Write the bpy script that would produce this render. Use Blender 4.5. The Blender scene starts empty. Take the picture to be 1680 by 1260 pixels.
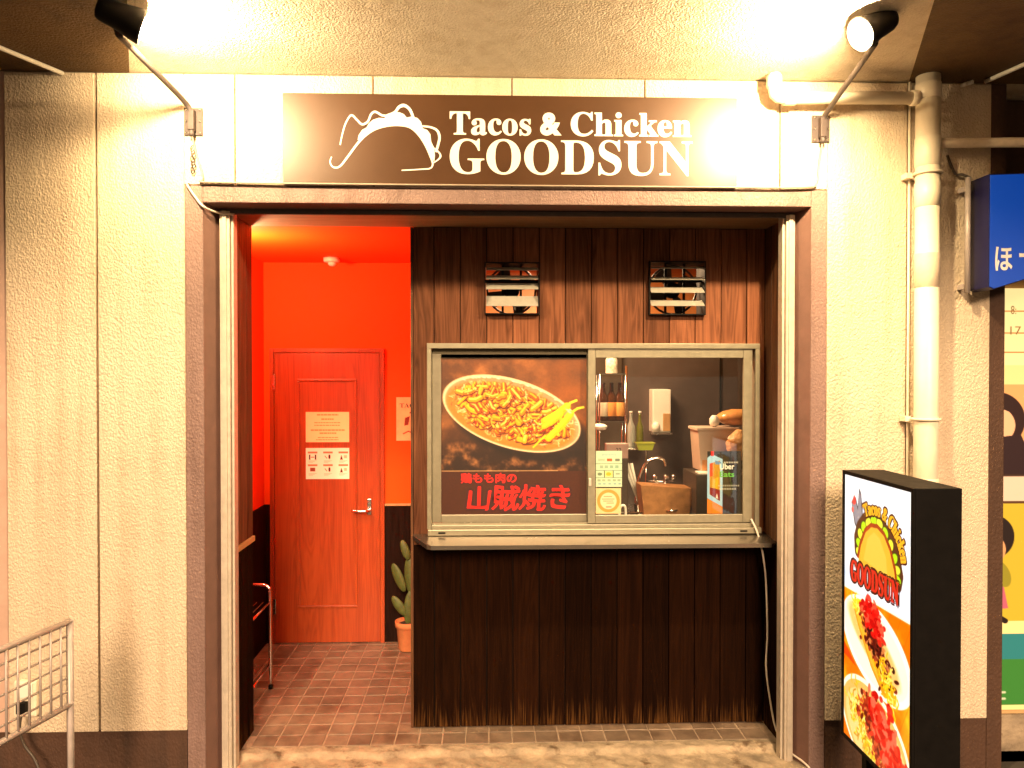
import bpy, bmesh, math, random
import numpy as np
from mathutils import Vector, Matrix

R = math.radians
rnd = random.Random(7)
nrs = np.random.RandomState(11)
scene = bpy.context.scene
COL = scene.collection

# ------------------------------------------------------------------ camera
cam_data = bpy.data.cameras.new('camera')
cam_data.sensor_width = 36.0
cam_data.lens = 26.786
cam_data.clip_start = 0.05
cam_data.clip_end = 2000.0
cam = bpy.data.objects.new('camera', cam_data)
cam.location = (0.0, -3.44, 1.80)
cam.rotation_euler = (R(89.3), 0.0, R(-1.9))
COL.objects.link(cam)
scene.camera = cam

# ------------------------------------------------------------------ night sky, warm street glow
world = bpy.data.worlds.new('World')
scene.world = world
world.use_nodes = True
wn, wl = world.node_tree.nodes, world.node_tree.links
sky = wn.new('ShaderNodeTexSky')
sky.sky_type = 'NISHITA'
sky.sun_disc = False
sky.sun_elevation = R(25)
sky.sun_rotation = R(180)
tint = wn.new('ShaderNodeMix')            # town glow: the night sky is tinted amber
tint.data_type = 'RGBA'
tint.blend_type = 'MULTIPLY'
tint.inputs['Factor'].default_value = 1.0
tint.inputs['B'].default_value = (1.0, 0.55, 0.26, 1)
wl.new(sky.outputs[0], tint.inputs['A'])
wl.new(tint.outputs['Result'], wn['Background'].inputs['Color'])
wn['Background'].inputs['Strength'].default_value = 0.004

sun_data = bpy.data.lights.new('street_glow_sun', 'SUN')
sun_data.energy = 2.3  # broad warm fill standing in for unseen street light behind the camera
sun_data.angle = R(20)
sun_data.color = (1.0, 0.69, 0.42)
sun = bpy.data.objects.new('street_glow_sun', sun_data)
sun.rotation_euler = (R(65), 0, R(2))
COL.objects.link(sun)

vs = scene.view_settings
vs.view_transform = 'Standard'
vs.look = 'None'
vs.gamma = 1.0
vs.exposure = 1.35
vs.use_curve_mapping = False

FLOOD_W = 96.0
FLOOD_COL = (1.0, 0.72, 0.38)

# ------------------------------------------------------------------ materials
def lin(c):
    return tuple(((v / 12.92) if v <= 0.04045 else ((v + 0.055) / 1.055) ** 2.4) for v in c)

def srgb(r, g, b):
    return lin((r / 255.0, g / 255.0, b / 255.0))

MATS = {}

def base_mat(name):
    m = bpy.data.materials.new(name)
    m.use_nodes = True
    MATS[name] = m
    nt = m.node_tree
    return m, nt.nodes, nt.links, nt.nodes['Principled BSDF']

def rgba(c):
    return (c[0], c[1], c[2], 1.0)

def plain(name, col, rough=0.5, metal=0.0, var=0.18, scale=9.0, bump=0.0, bscale=60.0, bdist=0.003, spec=0.5, coords='Position', rand=0.0, rvar=0.12):
    """paint, metal, plastic: base colour with soft mottling, roughness variation and fine relief"""
    m, n, l, p = base_mat(name)
    if coords == 'Position':
        co = n.new('ShaderNodeNewGeometry').outputs['Position']
    else:
        co = n.new('ShaderNodeTexCoord').outputs['Object']
    nz = n.new('ShaderNodeTexNoise')
    nz.inputs['Scale'].default_value = scale
    nz.inputs['Detail'].default_value = 6
    nz.inputs['Roughness'].default_value = 0.65
    l.new(co, nz.inputs['Vector'])
    cr = n.new('ShaderNodeValToRGB')
    cr.color_ramp.elements[0].position = 0.3
    cr.color_ramp.elements[1].position = 0.72
    cr.color_ramp.elements[0].color = rgba([max(0, v * (1 - var)) for v in col])
    cr.color_ramp.elements[1].color = rgba([min(1, v * (1 + var)) for v in col])
    l.new(nz.outputs['Fac'], cr.inputs['Fac'])
    last = cr.outputs['Color']
    if rand:
        oi = n.new('ShaderNodeObjectInfo')
        mr = n.new('ShaderNodeMapRange')
        mr.inputs['To Min'].default_value = 1 - rand
        mr.inputs['To Max'].default_value = 1 + rand
        l.new(oi.outputs['Random'], mr.inputs['Value'])
        hs = n.new('ShaderNodeHueSaturation')
        l.new(mr.outputs[0], hs.inputs['Value'])
        l.new(last, hs.inputs['Color'])
        last = hs.outputs['Color']
    l.new(last, p.inputs['Base Color'])
    rr = n.new('ShaderNodeMapRange')
    rr.inputs['To Min'].default_value = max(0.02, rough - rvar)
    rr.inputs['To Max'].default_value = min(1, rough + rvar)
    l.new(nz.outputs['Fac'], rr.inputs['Value'])
    l.new(rr.outputs[0], p.inputs['Roughness'])
    p.inputs['Metallic'].default_value = metal
    p.inputs['Specular IOR Level'].default_value = spec
    if bump:
        b = n.new('ShaderNodeBump')
        b.inputs['Strength'].default_value = bump
        b.inputs['Distance'].default_value = bdist
        n2 = n.new('ShaderNodeTexNoise')
        n2.inputs['Scale'].default_value = bscale
        n2.inputs['Detail'].default_value = 4
        l.new(co, n2.inputs['Vector'])
        l.new(n2.outputs['Fac'], b.inputs['Height'])
        l.new(b.outputs[0], p.inputs['Normal'])
    return m

def stucco(name, col, dirt, strength=1.0, fine=70.0, dist=0.012, rough=0.75):
    m, n, l, p = base_mat(name)
    pos = n.new('ShaderNodeNewGeometry').outputs['Position']
    mp = n.new('ShaderNodeMapping')
    mp.inputs['Scale'].default_value = (1.0, 1.0, 0.72)
    l.new(pos, mp.inputs['Vector'])
    # blobs of thrown plaster
    a = n.new('ShaderNodeTexNoise'); a.inputs['Scale'].default_value = fine; a.inputs['Detail'].default_value = 3; a.inputs['Roughness'].default_value = 0.55; a.inputs['Distortion'].default_value = 0.6
    v = n.new('ShaderNodeTexVoronoi'); v.feature = 'SMOOTH_F1'; v.inputs['Scale'].default_value = fine * 1.15; v.inputs['Smoothness'].default_value = 0.6
    w = n.new('ShaderNodeTexNoise'); w.inputs['Scale'].default_value = fine * 3.5; w.inputs['Detail'].default_value = 2
    for t in (a, v, w):
        l.new(mp.outputs[0], t.inputs['Vector'])
    s1 = n.new('ShaderNodeMath'); s1.operation = 'MULTIPLY_ADD'; s1.inputs[1].default_value = -0.55
    l.new(v.outputs['Distance'], s1.inputs[0]); l.new(a.outputs['Fac'], s1.inputs[2])
    s2 = n.new('ShaderNodeMath'); s2.operation = 'MULTIPLY_ADD'; s2.inputs[1].default_value = 0.18
    l.new(w.outputs['Fac'], s2.inputs[0]); l.new(s1.outputs[0], s2.inputs[2])
    b = n.new('ShaderNodeBump'); b.inputs['Strength'].default_value = strength; b.inputs['Distance'].default_value = dist
    l.new(s2.outputs[0], b.inputs['Height'])
    l.new(b.outputs[0], p.inputs['Normal'])
    # large stains and vertical rain streaks
    d = n.new('ShaderNodeTexNoise'); d.inputs['Scale'].default_value = 1.7; d.inputs['Detail'].default_value = 8; d.inputs['Roughness'].default_value = 0.7
    l.new(pos, d.inputs['Vector'])
    mps = n.new('ShaderNodeMapping'); mps.inputs['Scale'].default_value = (14, 14, 0.7)
    l.new(pos, mps.inputs['Vector'])
    st = n.new('ShaderNodeTexNoise'); st.inputs['Scale'].default_value = 1.0; st.inputs['Detail'].default_value = 4
    l.new(mps.outputs[0], st.inputs['Vector'])
    mul = n.new('ShaderNodeMath'); mul.operation = 'MULTIPLY'
    l.new(d.outputs['Fac'], mul.inputs[0]); l.new(st.outputs['Fac'], mul.inputs[1])
    cr = n.new('ShaderNodeValToRGB')
    cr.color_ramp.elements[0].position = 0.22; cr.color_ramp.elements[1].position = 0.42
    cr.color_ramp.elements[0].color = rgba(col); cr.color_ramp.elements[1].color = rgba(dirt)
    l.new(mul.outputs[0], cr.inputs['Fac'])
    mx = n.new('ShaderNodeMix'); mx.data_type = 'RGBA'; mx.blend_type = 'MULTIPLY'; mx.inputs['Factor'].default_value = 0.35
    cr2 = n.new('ShaderNodeValToRGB'); cr2.color_ramp.elements[0].position = 0.25; cr2.color_ramp.elements[1].position = 0.6
    cr2.color_ramp.elements[0].color = (0.55, 0.5, 0.45, 1)
    l.new(s1.outputs[0], cr2.inputs['Fac'])
    l.new(cr.outputs['Color'], mx.inputs['A']); l.new(cr2.outputs['Color'], mx.inputs['B'])
    l.new(mx.outputs['Result'], p.inputs['Base Color'])
    p.inputs['Roughness'].default_value = rough
    p.inputs['Specular IOR Level'].default_value = 0.35
    return m

def wood(name, dark, light, rough=0.5, worn=None, rand=0.25, axis='Z', gscale=1.0, bump=0.25, spec=0.4):
    """planks: long stretched grain with knots, each plank shifted and toned on its own; worn = (z, colour) for scuffed foot"""
    m, n, l, p = base_mat(name)
    tc = n.new('ShaderNodeTexCoord')
    oi = n.new('ShaderNodeObjectInfo')
    off = n.new('ShaderNodeMath'); off.operation = 'MULTIPLY'; off.inputs[1].default_value = 37.0
    l.new(oi.outputs['Random'], off.inputs[0])
    add = n.new('ShaderNodeVectorMath'); add.operation = 'ADD'
    geo = n.new('ShaderNodeNewGeometry')
    l.new(geo.outputs['Position'], add.inputs[0]); l.new(off.outputs[0], add.inputs[1])
    mp = n.new('ShaderNodeMapping')
    sc = {'Z': (26, 26, 1.3), 'X': (1.3, 26, 26), 'Y': (26, 1.3, 26)}[axis]
    mp.inputs['Scale'].default_value = tuple(v * gscale for v in sc)
    l.new(add.outputs[0], mp.inputs['Vector'])
    g = n.new('ShaderNodeTexNoise'); g.inputs['Scale'].default_value = 1.0; g.inputs['Detail'].default_value = 6; g.inputs['Roughness'].default_value = 0.6; g.inputs['Distortion'].default_value = 1.1
    l.new(mp.outputs[0], g.inputs['Vector'])
    mp2 = n.new('ShaderNodeMapping'); mp2.inputs['Scale'].default_value = tuple(v * gscale * 0.32 for v in sc)
    l.new(add.outputs[0], mp2.inputs['Vector'])
    wv = n.new('ShaderNodeTexNoise'); wv.inputs['Scale'].default_value = 1.0; wv.inputs['Detail'].default_value = 2; wv.inputs['Distortion'].default_value = 2.2
    l.new(mp2.outputs[0], wv.inputs['Vector'])
    rings = n.new('ShaderNodeMath'); rings.operation = 'MULTIPLY'; rings.inputs[1].default_value = 9.0
    l.new(wv.outputs['Fac'], rings.inputs[0])
    fr = n.new('ShaderNodeMath'); fr.operation = 'PINGPONG'; fr.inputs[1].default_value = 0.5
    l.new(rings.outputs[0], fr.inputs[0])
    mixg = n.new('ShaderNodeMath'); mixg.operation = 'MULTIPLY_ADD'; mixg.inputs[1].default_value = 0.6
    l.new(fr.outputs[0], mixg.inputs[0]); l.new(g.outputs['Fac'], mixg.inputs[2])
    cr = n.new('ShaderNodeValToRGB')
    cr.color_ramp.elements[0].position = 0.38; cr.color_ramp.elements[1].position = 0.9
    cr.color_ramp.elements[0].color = rgba(dark); cr.color_ramp.elements[1].color = rgba(light)
    l.new(mixg.outputs[0], cr.inputs['Fac'])
    mr = n.new('ShaderNodeMapRange'); mr.inputs['To Min'].default_value = 1 - rand; mr.inputs['To Max'].default_value = 1 + rand
    l.new(oi.outputs['Random'], mr.inputs['Value'])
    hs = n.new('ShaderNodeHueSaturation'); l.new(mr.outputs[0], hs.inputs['Value']); l.new(cr.outputs['Color'], hs.inputs['Color'])
    last = hs.outputs['Color']
    if worn:
        sep = n.new('ShaderNodeSeparateXYZ'); l.new(geo.outputs['Position'], sep.inputs[0])
        ma = n.new('ShaderNodeMath'); ma.operation = 'MULTIPLY_ADD'; ma.inputs[1].default_value = 0.30; ma.inputs[2].default_value = -0.095
        l.new(mixg.outputs[0], ma.inputs[0])
        sub = n.new('ShaderNodeMath'); sub.operation = 'SUBTRACT'; l.new(ma.outputs[0], sub.inputs[0]); l.new(sep.outputs['Z'], sub.inputs[1])
        mr2 = n.new('ShaderNodeMapRange'); mr2.inputs['From Min'].default_value = 0.0; mr2.inputs['From Max'].default_value = 0.16
        l.new(sub.outputs[0], mr2.inputs['Value'])
        mx = n.new('ShaderNodeMix'); mx.data_type = 'RGBA'
        fine_ = n.new('ShaderNodeMapRange'); fine_.inputs['From Min'].default_value = 0.42; fine_.inputs['From Max'].default_value = 0.62
        mpf = n.new('ShaderNodeMapping'); mpf.inputs['Scale'].default_value = (170, 170, 5); l.new(add.outputs[0], mpf.inputs['Vector'])
        gf = n.new('ShaderNodeTexNoise'); gf.inputs['Scale'].default_value = 1.0; gf.inputs['Detail'].default_value = 3; l.new(mpf.outputs[0], gf.inputs['Vector'])
        l.new(gf.outputs['Fac'], fine_.inputs['Value'])
        fm = n.new('ShaderNodeMath'); fm.operation = 'MULTIPLY'; l.new(fine_.outputs[0], fm.inputs[0]); l.new(mr2.outputs[0], fm.inputs[1])
        l.new(fm.outputs[0], mx.inputs['Factor']); l.new(last, mx.inputs['A']); mx.inputs['B'].default_value = rgba(worn)
        last = mx.outputs['Result']
    l.new(last, p.inputs['Base Color'])
    p.inputs['Roughness'].default_value = rough
    p.inputs['Specular IOR Level'].default_value = spec
    b = n.new('ShaderNodeBump'); b.inputs['Strength'].default_value = bump; b.inputs['Distance'].default_value = 0.002
    l.new(mixg.outputs[0], b.inputs['Height']); l.new(b.outputs[0], p.inputs['Normal'])
    return m

def print_mat(name, rough=0.45, emit=0.0, coat=0.0):
    """flat print: ink colour stored on the sheet"""
    m, n, l, p = base_mat(name)
    a = n.new('ShaderNodeAttribute'); a.attribute_name = 'ink'
    l.new(a.outputs['Color'], p.inputs['Base Color'])
    p.inputs['Roughness'].default_value = rough
    p.inputs['Coat Weight'].default_value = coat
    if emit:
        dm = n.new('ShaderNodeMix'); dm.data_type = 'RGBA'; dm.blend_type = 'MULTIPLY'; dm.inputs['Factor'].default_value = 1.0
        dm.inputs['B'].default_value = (0.35, 0.35, 0.35, 1)      # film over a dark backing reflects little
        l.new(a.outputs['Color'], dm.inputs['A']); l.new(dm.outputs['Result'], p.inputs['Base Color'])
        l.new(a.outputs['Color'], p.inputs['Emission Color'])
        p.inputs['Emission Strength'].default_value = emit
    return m

def glow(name, col, strength):
    m, n, l, p = base_mat(name)
    p.inputs['Base Color'].default_value = (0.8, 0.8, 0.8, 1)
    p.inputs['Emission Color'].default_value = rgba(col)
    p.inputs['Emission Strength'].default_value = strength
    return m

def glass_pane(name, tint=(0.93, 0.95, 0.93)):
    m, n, l, p = base_mat(name)
    n.remove(p)
    tr = n.new('ShaderNodeBsdfTransparent'); tr.inputs[0].default_value = rgba(tint)
    gl = n.new('ShaderNodeBsdfGlossy'); gl.inputs['Roughness'].default_value = 0.02
    ge = n.new('ShaderNodeNewGeometry')
    dt = n.new('ShaderNodeVectorMath'); dt.operation = 'DOT_PRODUCT'
    l.new(ge.outputs['Incoming'], dt.inputs[0]); l.new(ge.outputs['Normal'], dt.inputs[1])
    ab = n.new('ShaderNodeMath'); ab.operation = 'ABSOLUTE'; l.new(dt.outputs['Value'], ab.inputs[0])
    om = n.new('ShaderNodeMath'); om.operation = 'SUBTRACT'; om.inputs[0].default_value = 1.0; om.use_clamp = True; l.new(ab.outputs[0], om.inputs[1])
    pw_ = n.new('ShaderNodeMath'); pw_.operation = 'POWER'; pw_.inputs[1].default_value = 5.0; l.new(om.outputs[0], pw_.inputs[0])
    fr = n.new('ShaderNodeMath'); fr.operation = 'MULTIPLY_ADD'; fr.inputs[1].default_value = 0.95; fr.inputs[2].default_value = 0.045; l.new(pw_.outputs[0], fr.inputs[0])
    mx = n.new('ShaderNodeMixShader')
    l.new(fr.outputs[0], mx.inputs[0]); l.new(tr.outputs[0], mx.inputs[1]); l.new(gl.outputs[0], mx.inputs[2])
    l.new(mx.outputs[0], n['Material Output'].inputs['Surface'])
    return m

def vessel(name, col, rough=0.08, trans=0.85, ior=1.45):
    m, n, l, p = base_mat(name)
    p.inputs['Base Color'].default_value = rgba(col)
    p.inputs['Roughness'].default_value = rough
    p.inputs['Transmission Weight'].default_value = trans
    p.inputs['IOR'].default_value = ior
    return m

M_STUCCO = stucco('cream_stucco', (0.72, 0.60, 0.455), (0.58, 0.46, 0.33), 0.75, 108, 0.0090)
M_SOFFIT = stucco('soffit_spray_render', (0.66, 0.58, 0.46), (0.54, 0.45, 0.33), 0.8, 105, 0.008)
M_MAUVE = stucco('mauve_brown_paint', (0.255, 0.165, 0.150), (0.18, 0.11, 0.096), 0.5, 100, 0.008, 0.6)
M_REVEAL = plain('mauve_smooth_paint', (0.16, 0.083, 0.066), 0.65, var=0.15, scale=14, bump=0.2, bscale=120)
M_PLINTH = stucco('brown_plinth_paint', (0.085, 0.042, 0.026), (0.05, 0.026, 0.017), 0.4, 80, 0.008, 0.7)
M_BACK = plain('joint_mortar', (0.22, 0.15, 0.09), 0.9, var=0.2)  # brown mortar colour seen in the panel joints
M_RAIL = plain('aged_cream_aluminium', (0.55, 0.48, 0.40), 0.42, 0.35, var=0.12, scale=30, bump=0.05)
M_ALU = plain('champagne_aluminium', (0.27, 0.245, 0.175), 0.36, 0.45, var=0.10, scale=25)
M_LEDGE = plain('worn_steel_ledge', (0.27, 0.235, 0.195), 0.26, 0.9, var=0.06, scale=4, rvar=0.04)
M_ALU_DARK = plain('dark_bronze_aluminium', (0.10, 0.085, 0.05), 0.4, 0.6, var=0.1)
M_STEEL = plain('brushed_steel', (0.58, 0.55, 0.5), 0.25, 1.0, var=0.08, scale=40)
M_CHROME = plain('chrome_tube', (0.75, 0.72, 0.7), 0.12, 1.0, var=0.05)
M_BLACKM = plain('black_painted_metal', (0.0045, 0.0036, 0.0032), 0.6, 0.0, var=0.3, scale=20, spec=0.12)
M_GREYM = plain('grey_painted_metal', (0.055, 0.041, 0.038), 0.6, 0.1, var=0.2, scale=40)
M_GALV = plain('galvanised_bracket', (0.045, 0.030, 0.029), 0.6, 0.1, var=0.2, scale=60)
M_PVC = plain('cream_pvc_pipe', (0.74, 0.65, 0.51), 0.4, var=0.10, scale=6, bump=0.05)
M_PVC_TAPE = plain('weathered_pipe_tape', (0.60, 0.49, 0.37), 0.6, var=0.15, scale=18)
M_WHITE = plain('white_painted_steel', (0.45, 0.385, 0.36), 0.4, 0.1, var=0.14, scale=18)
M_WHITEPL = plain('white_plastic', (0.74, 0.70, 0.62), 0.4, var=0.06)
M_CABLE = plain('grey_cable_sheath', (0.30, 0.24, 0.19), 0.5, var=0.1)
M_CABLEW = plain('white_cable_sheath', (0.62, 0.54, 0.46), 0.5, var=0.1)
M_CABLEB = plain('dark_cable_sheath', (0.05, 0.035, 0.025), 0.5, var=0.1)
M_SIGN = plain('brown_sign_laminate', (0.052, 0.018, 0.003), 0.42, var=0.12, scale=3, rvar=0.04, spec=0.6)
M_LETTER = plain('white_cut_vinyl', (0.80, 0.77, 0.72), 0.45, var=0.03)
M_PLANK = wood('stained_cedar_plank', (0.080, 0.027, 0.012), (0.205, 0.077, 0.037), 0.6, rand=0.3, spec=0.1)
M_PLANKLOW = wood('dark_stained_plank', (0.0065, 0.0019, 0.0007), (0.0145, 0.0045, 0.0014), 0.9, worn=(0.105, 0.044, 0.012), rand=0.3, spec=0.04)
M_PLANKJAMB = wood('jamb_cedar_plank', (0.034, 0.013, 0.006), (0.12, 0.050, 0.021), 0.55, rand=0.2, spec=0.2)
M_HEADER = wood('header_board', (0.16, 0.085, 0.035), (0.26, 0.15, 0.07), 0.6, axis='X', rand=0.1)
M_DOOR = wood('red_brown_door_veneer', (0.24, 0.032, 0.005), (0.36, 0.060, 0.010), 0.36, rand=0.0, gscale=0.9, bump=0.08)
M_TRIM = plain('tan_trim_strip', (0.42, 0.25, 0.10), 0.5, var=0.15, scale=30)
M_RED = plain('red_wall_paint', (0.84, 0.082, 0.003), 0.7, spec=0.2, var=0.05, scale=3, bump=0.06, bscale=200)
M_DADO = wood('dark_dado_panel', (0.008, 0.003, 0.002), (0.018, 0.0075, 0.005), 0.8, spec=0.05, rand=0.1)
M_TILE = plain('brown_quarry_tile', (0.185, 0.128, 0.090), 0.4, var=0.3, scale=16, bump=0.15, bscale=90, rand=0.16, spec=0.5)
M_GROUT = plain('pale_grout', (0.34, 0.25, 0.18), 0.85, var=0.25, scale=20, bump=0.3, bscale=150)
M_MORTAR = plain('cream_cement_threshold', (0.31, 0.24, 0.165), 0.8, var=0.45, scale=9, bump=0.9, bscale=28, bdist=0.012)
def stained(m, scale, lo, hi, dark):
    """irregular dark wet patches and dirt over a finished material"""
    n, l = m.node_tree.nodes, m.node_tree.links
    p = n['Principled BSDF']
    src = p.inputs['Base Color'].links[0].from_socket
    g_ = n.new('ShaderNodeNewGeometry')
    z = n.new('ShaderNodeTexNoise'); z.inputs['Scale'].default_value = scale; z.inputs['Detail'].default_value = 5; z.inputs['Roughness'].default_value = 0.6
    l.new(g_.outputs['Position'], z.inputs['Vector'])
    r = n.new('ShaderNodeMapRange'); r.inputs['From Min'].default_value = lo; r.inputs['From Max'].default_value = hi
    l.new(z.outputs['Fac'], r.inputs['Value'])
    x = n.new('ShaderNodeMix'); x.data_type = 'RGBA'; x.blend_type = 'MULTIPLY'
    l.new(r.outputs[0], x.inputs['Factor']); l.new(src, x.inputs['A']); x.inputs['B'].default_value = rgba(dark)
    l.new(x.outputs['Result'], p.inputs['Base Color'])
stained(M_MORTAR, 7.0, 0.58, 0.66, (0.42, 0.34, 0.28))
stained(M_TILE, 5.0, 0.50, 0.70, (0.50, 0.42, 0.38))
M_ASPHALT = plain('street_concrete', (0.06, 0.05, 0.042), 0.85, var=0.35, scale=4, bump=0.6, bscale=120, bdist=0.006)
M_KITWALL = plain('kitchen_steel_panel', (0.125, 0.088, 0.074), 0.36, 0.4, var=0.25, scale=2.0)
M_KITWARM = plain('kitchen_warm_ceiling', (0.55, 0.33, 0.16), 0.7, var=0.1)
M_KITDARK = plain('dark_kitchen_unit', (0.05, 0.032, 0.02), 0.45, 0.2, var=0.2)
M_GLASS = glass_pane('window_glass')
M_PRINT = print_mat('poster_print', 0.4)
M_PRINTP = print_mat('paper_print', 0.7)
M_LIGHTBOX = print_mat('backlit_film', 0.3, emit=0.46)
M_LITWIN = print_mat('lit_window_print', 0.5, emit=0.42)
M_RED_INK = plain('red_brush_ink', (0.50, 0.010, 0.006), 0.4, var=0.03)
M_DKRED_INK = plain('maroon_outline_ink', (0.035, 0.002, 0.001), 0.5, var=0.03)
M_INK = plain('dark_ink', (0.02, 0.015, 0.012), 0.6, var=0.05)
M_GREEN_INK = plain('green_ink', (0.10, 0.42, 0.05), 0.5, var=0.05)
M_WHITE_INK = plain('white_ink', (0.78, 0.76, 0.72), 0.5, var=0.04)
M_TERRA = plain('terracotta', (0.55, 0.19, 0.07), 0.75, var=0.15, scale=14, bump=0.15, bscale=90)
M_CACTUS = plain('cactus_pad_skin', (0.075, 0.10, 0.022), 0.55, var=0.35, scale=30, bump=0.4, bscale=160, bdist=0.004)
M_SOIL = plain('potting_soil', (0.05, 0.03, 0.02), 0.95, var=0.4, scale=60)

M_NAVY = plain('navy_sign_edge', (0.010, 0.010, 0.06), 0.4, var=0.1)

# ------------------------------------------------------------------ mesh tools
def world_loc(o):
    v = Vector((0, 0, 0))
    while o is not None:
        v = v + o.location
        o = o.parent
    return v

class MB:
    """collects shapes in world coordinates; build() links them as one mesh object"""
    def __init__(self):
        self.bm = bmesh.new()
    def quad(self, pts):
        self.bm.faces.new([self.bm.verts.new(p) for p in pts])
        return self
    def box(self, x0, x1, y0, y1, z0, z1, bevel=0.0, seg=2):
        b = bmesh.new()
        vs_ = [b.verts.new(p) for p in ((x0, y0, z0), (x1, y0, z0), (x1, y1, z0), (x0, y1, z0), (x0, y0, z1), (x1, y0, z1), (x1, y1, z1), (x0, y1, z1))]
        for f in ((3, 2, 1, 0), (4, 5, 6, 7), (0, 1, 5, 4), (1, 2, 6, 5), (2, 3, 7, 6), (3, 0, 4, 7)):
            b.faces.new([vs_[i] for i in f])
        if bevel:
            bmesh.ops.bevel(b, geom=list(b.edges), offset=bevel, segments=seg, profile=0.6, affect='EDGES')
        self._merge(b)
        return self
    def _merge(self, b, mat=None):
        if mat is not None:
            bmesh.ops.transform(b, matrix=mat, verts=b.verts)
        mp = {}
        for v in b.verts:
            mp[v] = self.bm.verts.new(v.co)
        for f in b.faces:
            try:
                nf = self.bm.faces.new([mp[v] for v in f.verts])
                nf.smooth = f.smooth
            except ValueError:
                pass
        b.free()
    def tube(self, pts, r, n=12, caps=True):
        pts = [Vector(p) for p in pts]
        rs = r if isinstance(r, (list, tuple)) else [r] * len(pts)
        rings = []
        prev = None
        for i, p in enumerate(pts):
            if i == 0: d = pts[1] - pts[0]
            elif i == len(pts) - 1: d = pts[-1] - pts[-2]
            else: d = (pts[i + 1] - p).normalized() + (p - pts[i - 1]).normalized()
            d.normalize()
            if prev is None:
                a = Vector((0, 0, 1)) if abs(d.z) < 0.9 else Vector((1, 0, 0))
                u = d.cross(a).normalized()
            else:
                u = (prev - d * prev.dot(d)).normalized()
            prev = u
            w = d.cross(u)
            rings.append([self.bm.verts.new(p + (u * math.cos(2 * math.pi * k / n) + w * math.sin(2 * math.pi * k / n)) * rs[i]) for k in range(n)])
        for i in range(len(rings) - 1):
            for k in range(n):
                f = self.bm.faces.new((rings[i][k], rings[i][(k + 1) % n], rings[i + 1][(k + 1) % n], rings[i + 1][k]))
                f.smooth = True
        if caps:
            self.bm.faces.new(rings[0][::-1]); self.bm.faces.new(rings[-1])
        return self
    def lathe(self, prof, c, n=20, axis=None, smooth=True):
        """prof = [(radius, height)...] about axis through c"""
        b = bmesh.new()
        rings = []
        for r, h in prof:
            r = max(r, 1e-5)
            rings.append([b.verts.new((r * math.cos(2 * math.pi * k / n), r * math.sin(2 * math.pi * k / n), h)) for k in range(n)])
        for i in range(len(rings) - 1):
            for k in range(n):
                f = b.faces.new((rings[i][k], rings[i][(k + 1) % n], rings[i + 1][(k + 1) % n], rings[i + 1][k]))
                f.smooth = smooth
        b.faces.new(rings[0][::-1]); b.faces.new(rings[-1])
        m = Matrix.Translation(Vector(c))
        if axis is not None:
            m = m @ Vector((0, 0, 1)).rotation_difference(Vector(axis).normalized()).to_matrix().to_4x4()
        self._merge(b, m)
        return self
    def ellipsoid(self, c, rx, ry, rz, rot=None, u=16, v=10, wob=0.0, seed=0):
        b = bmesh.new()
        bmesh.ops.create_uvsphere(b, u_segments=u, v_segments=v, radius=1.0)
        rr = random.Random(seed)
        for q in b.verts:
            s = 1 + wob * (rr.random() - 0.5)
            q.co = Vector((q.co.x * rx * s, q.co.y * ry * s, q.co.z * rz * s))
        for f in b.faces: f.smooth = True
        m = Matrix.Translation(Vector(c))
        if rot: m = m @ rot.to_4x4()
        self._merge(b, m)
        return self
    def prism(self, poly, fn, d):
        """2D polygon poly extruded: fn(u, v, depth) -> point, front at depth 0, back at depth d"""
        f0 = [self.bm.verts.new(fn(u, v, 0)) for u, v in poly]
        f1 = [self.bm.verts.new(fn(u, v, d)) for u, v in poly]
        k = len(poly)
        self.bm.faces.new(f0); self.bm.faces.new(f1[::-1])
        for i in range(k):
            self.bm.faces.new((f0[(i + 1) % k], f0[i], f1[i], f1[(i + 1) % k]))
        return self
    def build(self, name, mat, parent=None, fix=True):
        if fix:
            bmesh.ops.recalc_face_normals(self.bm, faces=self.bm.faces)
        off = world_loc(parent)
        if off.length:
            bmesh.ops.translate(self.bm, verts=self.bm.verts, vec=-off)
        me = bpy.data.meshes.new(name)
        self.bm.to_mesh(me); self.bm.free()
        me.materials.append(mat)
        o = bpy.data.objects.new(name, me)
        COL.objects.link(o)
        o.parent = parent
        return o

def tag(o, label=None, cat=None, group=None, kind=None):
    if label: o['label'] = label
    if cat: o['category'] = cat
    if group: o['group'] = group
    if kind: o['kind'] = kind
    return o

def thing(name, loc, label, cat, group=None):
    o = bpy.data.objects.new(name, None)
    o.empty_display_size = 0.1
    o.location = loc
    COL.objects.link(o)
    return tag(o, label, cat, group)

def piece(name, me, loc, parent, scale=(1, 1, 1)):
    o = bpy.data.objects.new(name, me)
    o.location = Vector(loc) - world_loc(parent)
    o.scale = scale
    COL.objects.link(o)
    o.parent = parent
    return o

def smooth_path(pts, k=8):
    P_ = [Vector(p) for p in pts]
    out = []
    for i in range(len(P_) - 1):
        p0 = P_[max(i - 1, 0)]; p1 = P_[i]; p2 = P_[i + 1]; p3 = P_[min(i + 2, len(P_) - 1)]
        for j in range(k):
            t = j / k
            out.append(0.5 * ((2 * p1) + (p2 - p0) * t + (2 * p0 - 5 * p1 + 4 * p2 - p3) * t * t + (3 * p1 - p0 - 3 * p2 + p3) * t ** 3))
    out.append(P_[-1])
    return out

# ------------------------------------------------------------------ lettering
def serif(s):
    r = ''
    for ch in s:
        if 'A' <= ch <= 'Z': r += chr(0x1D400 + ord(ch) - 65)
        elif 'a' <= ch <= 'z': r += chr(0x1D41A + ord(ch) - 97)
        else: r += ch
    return r

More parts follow.
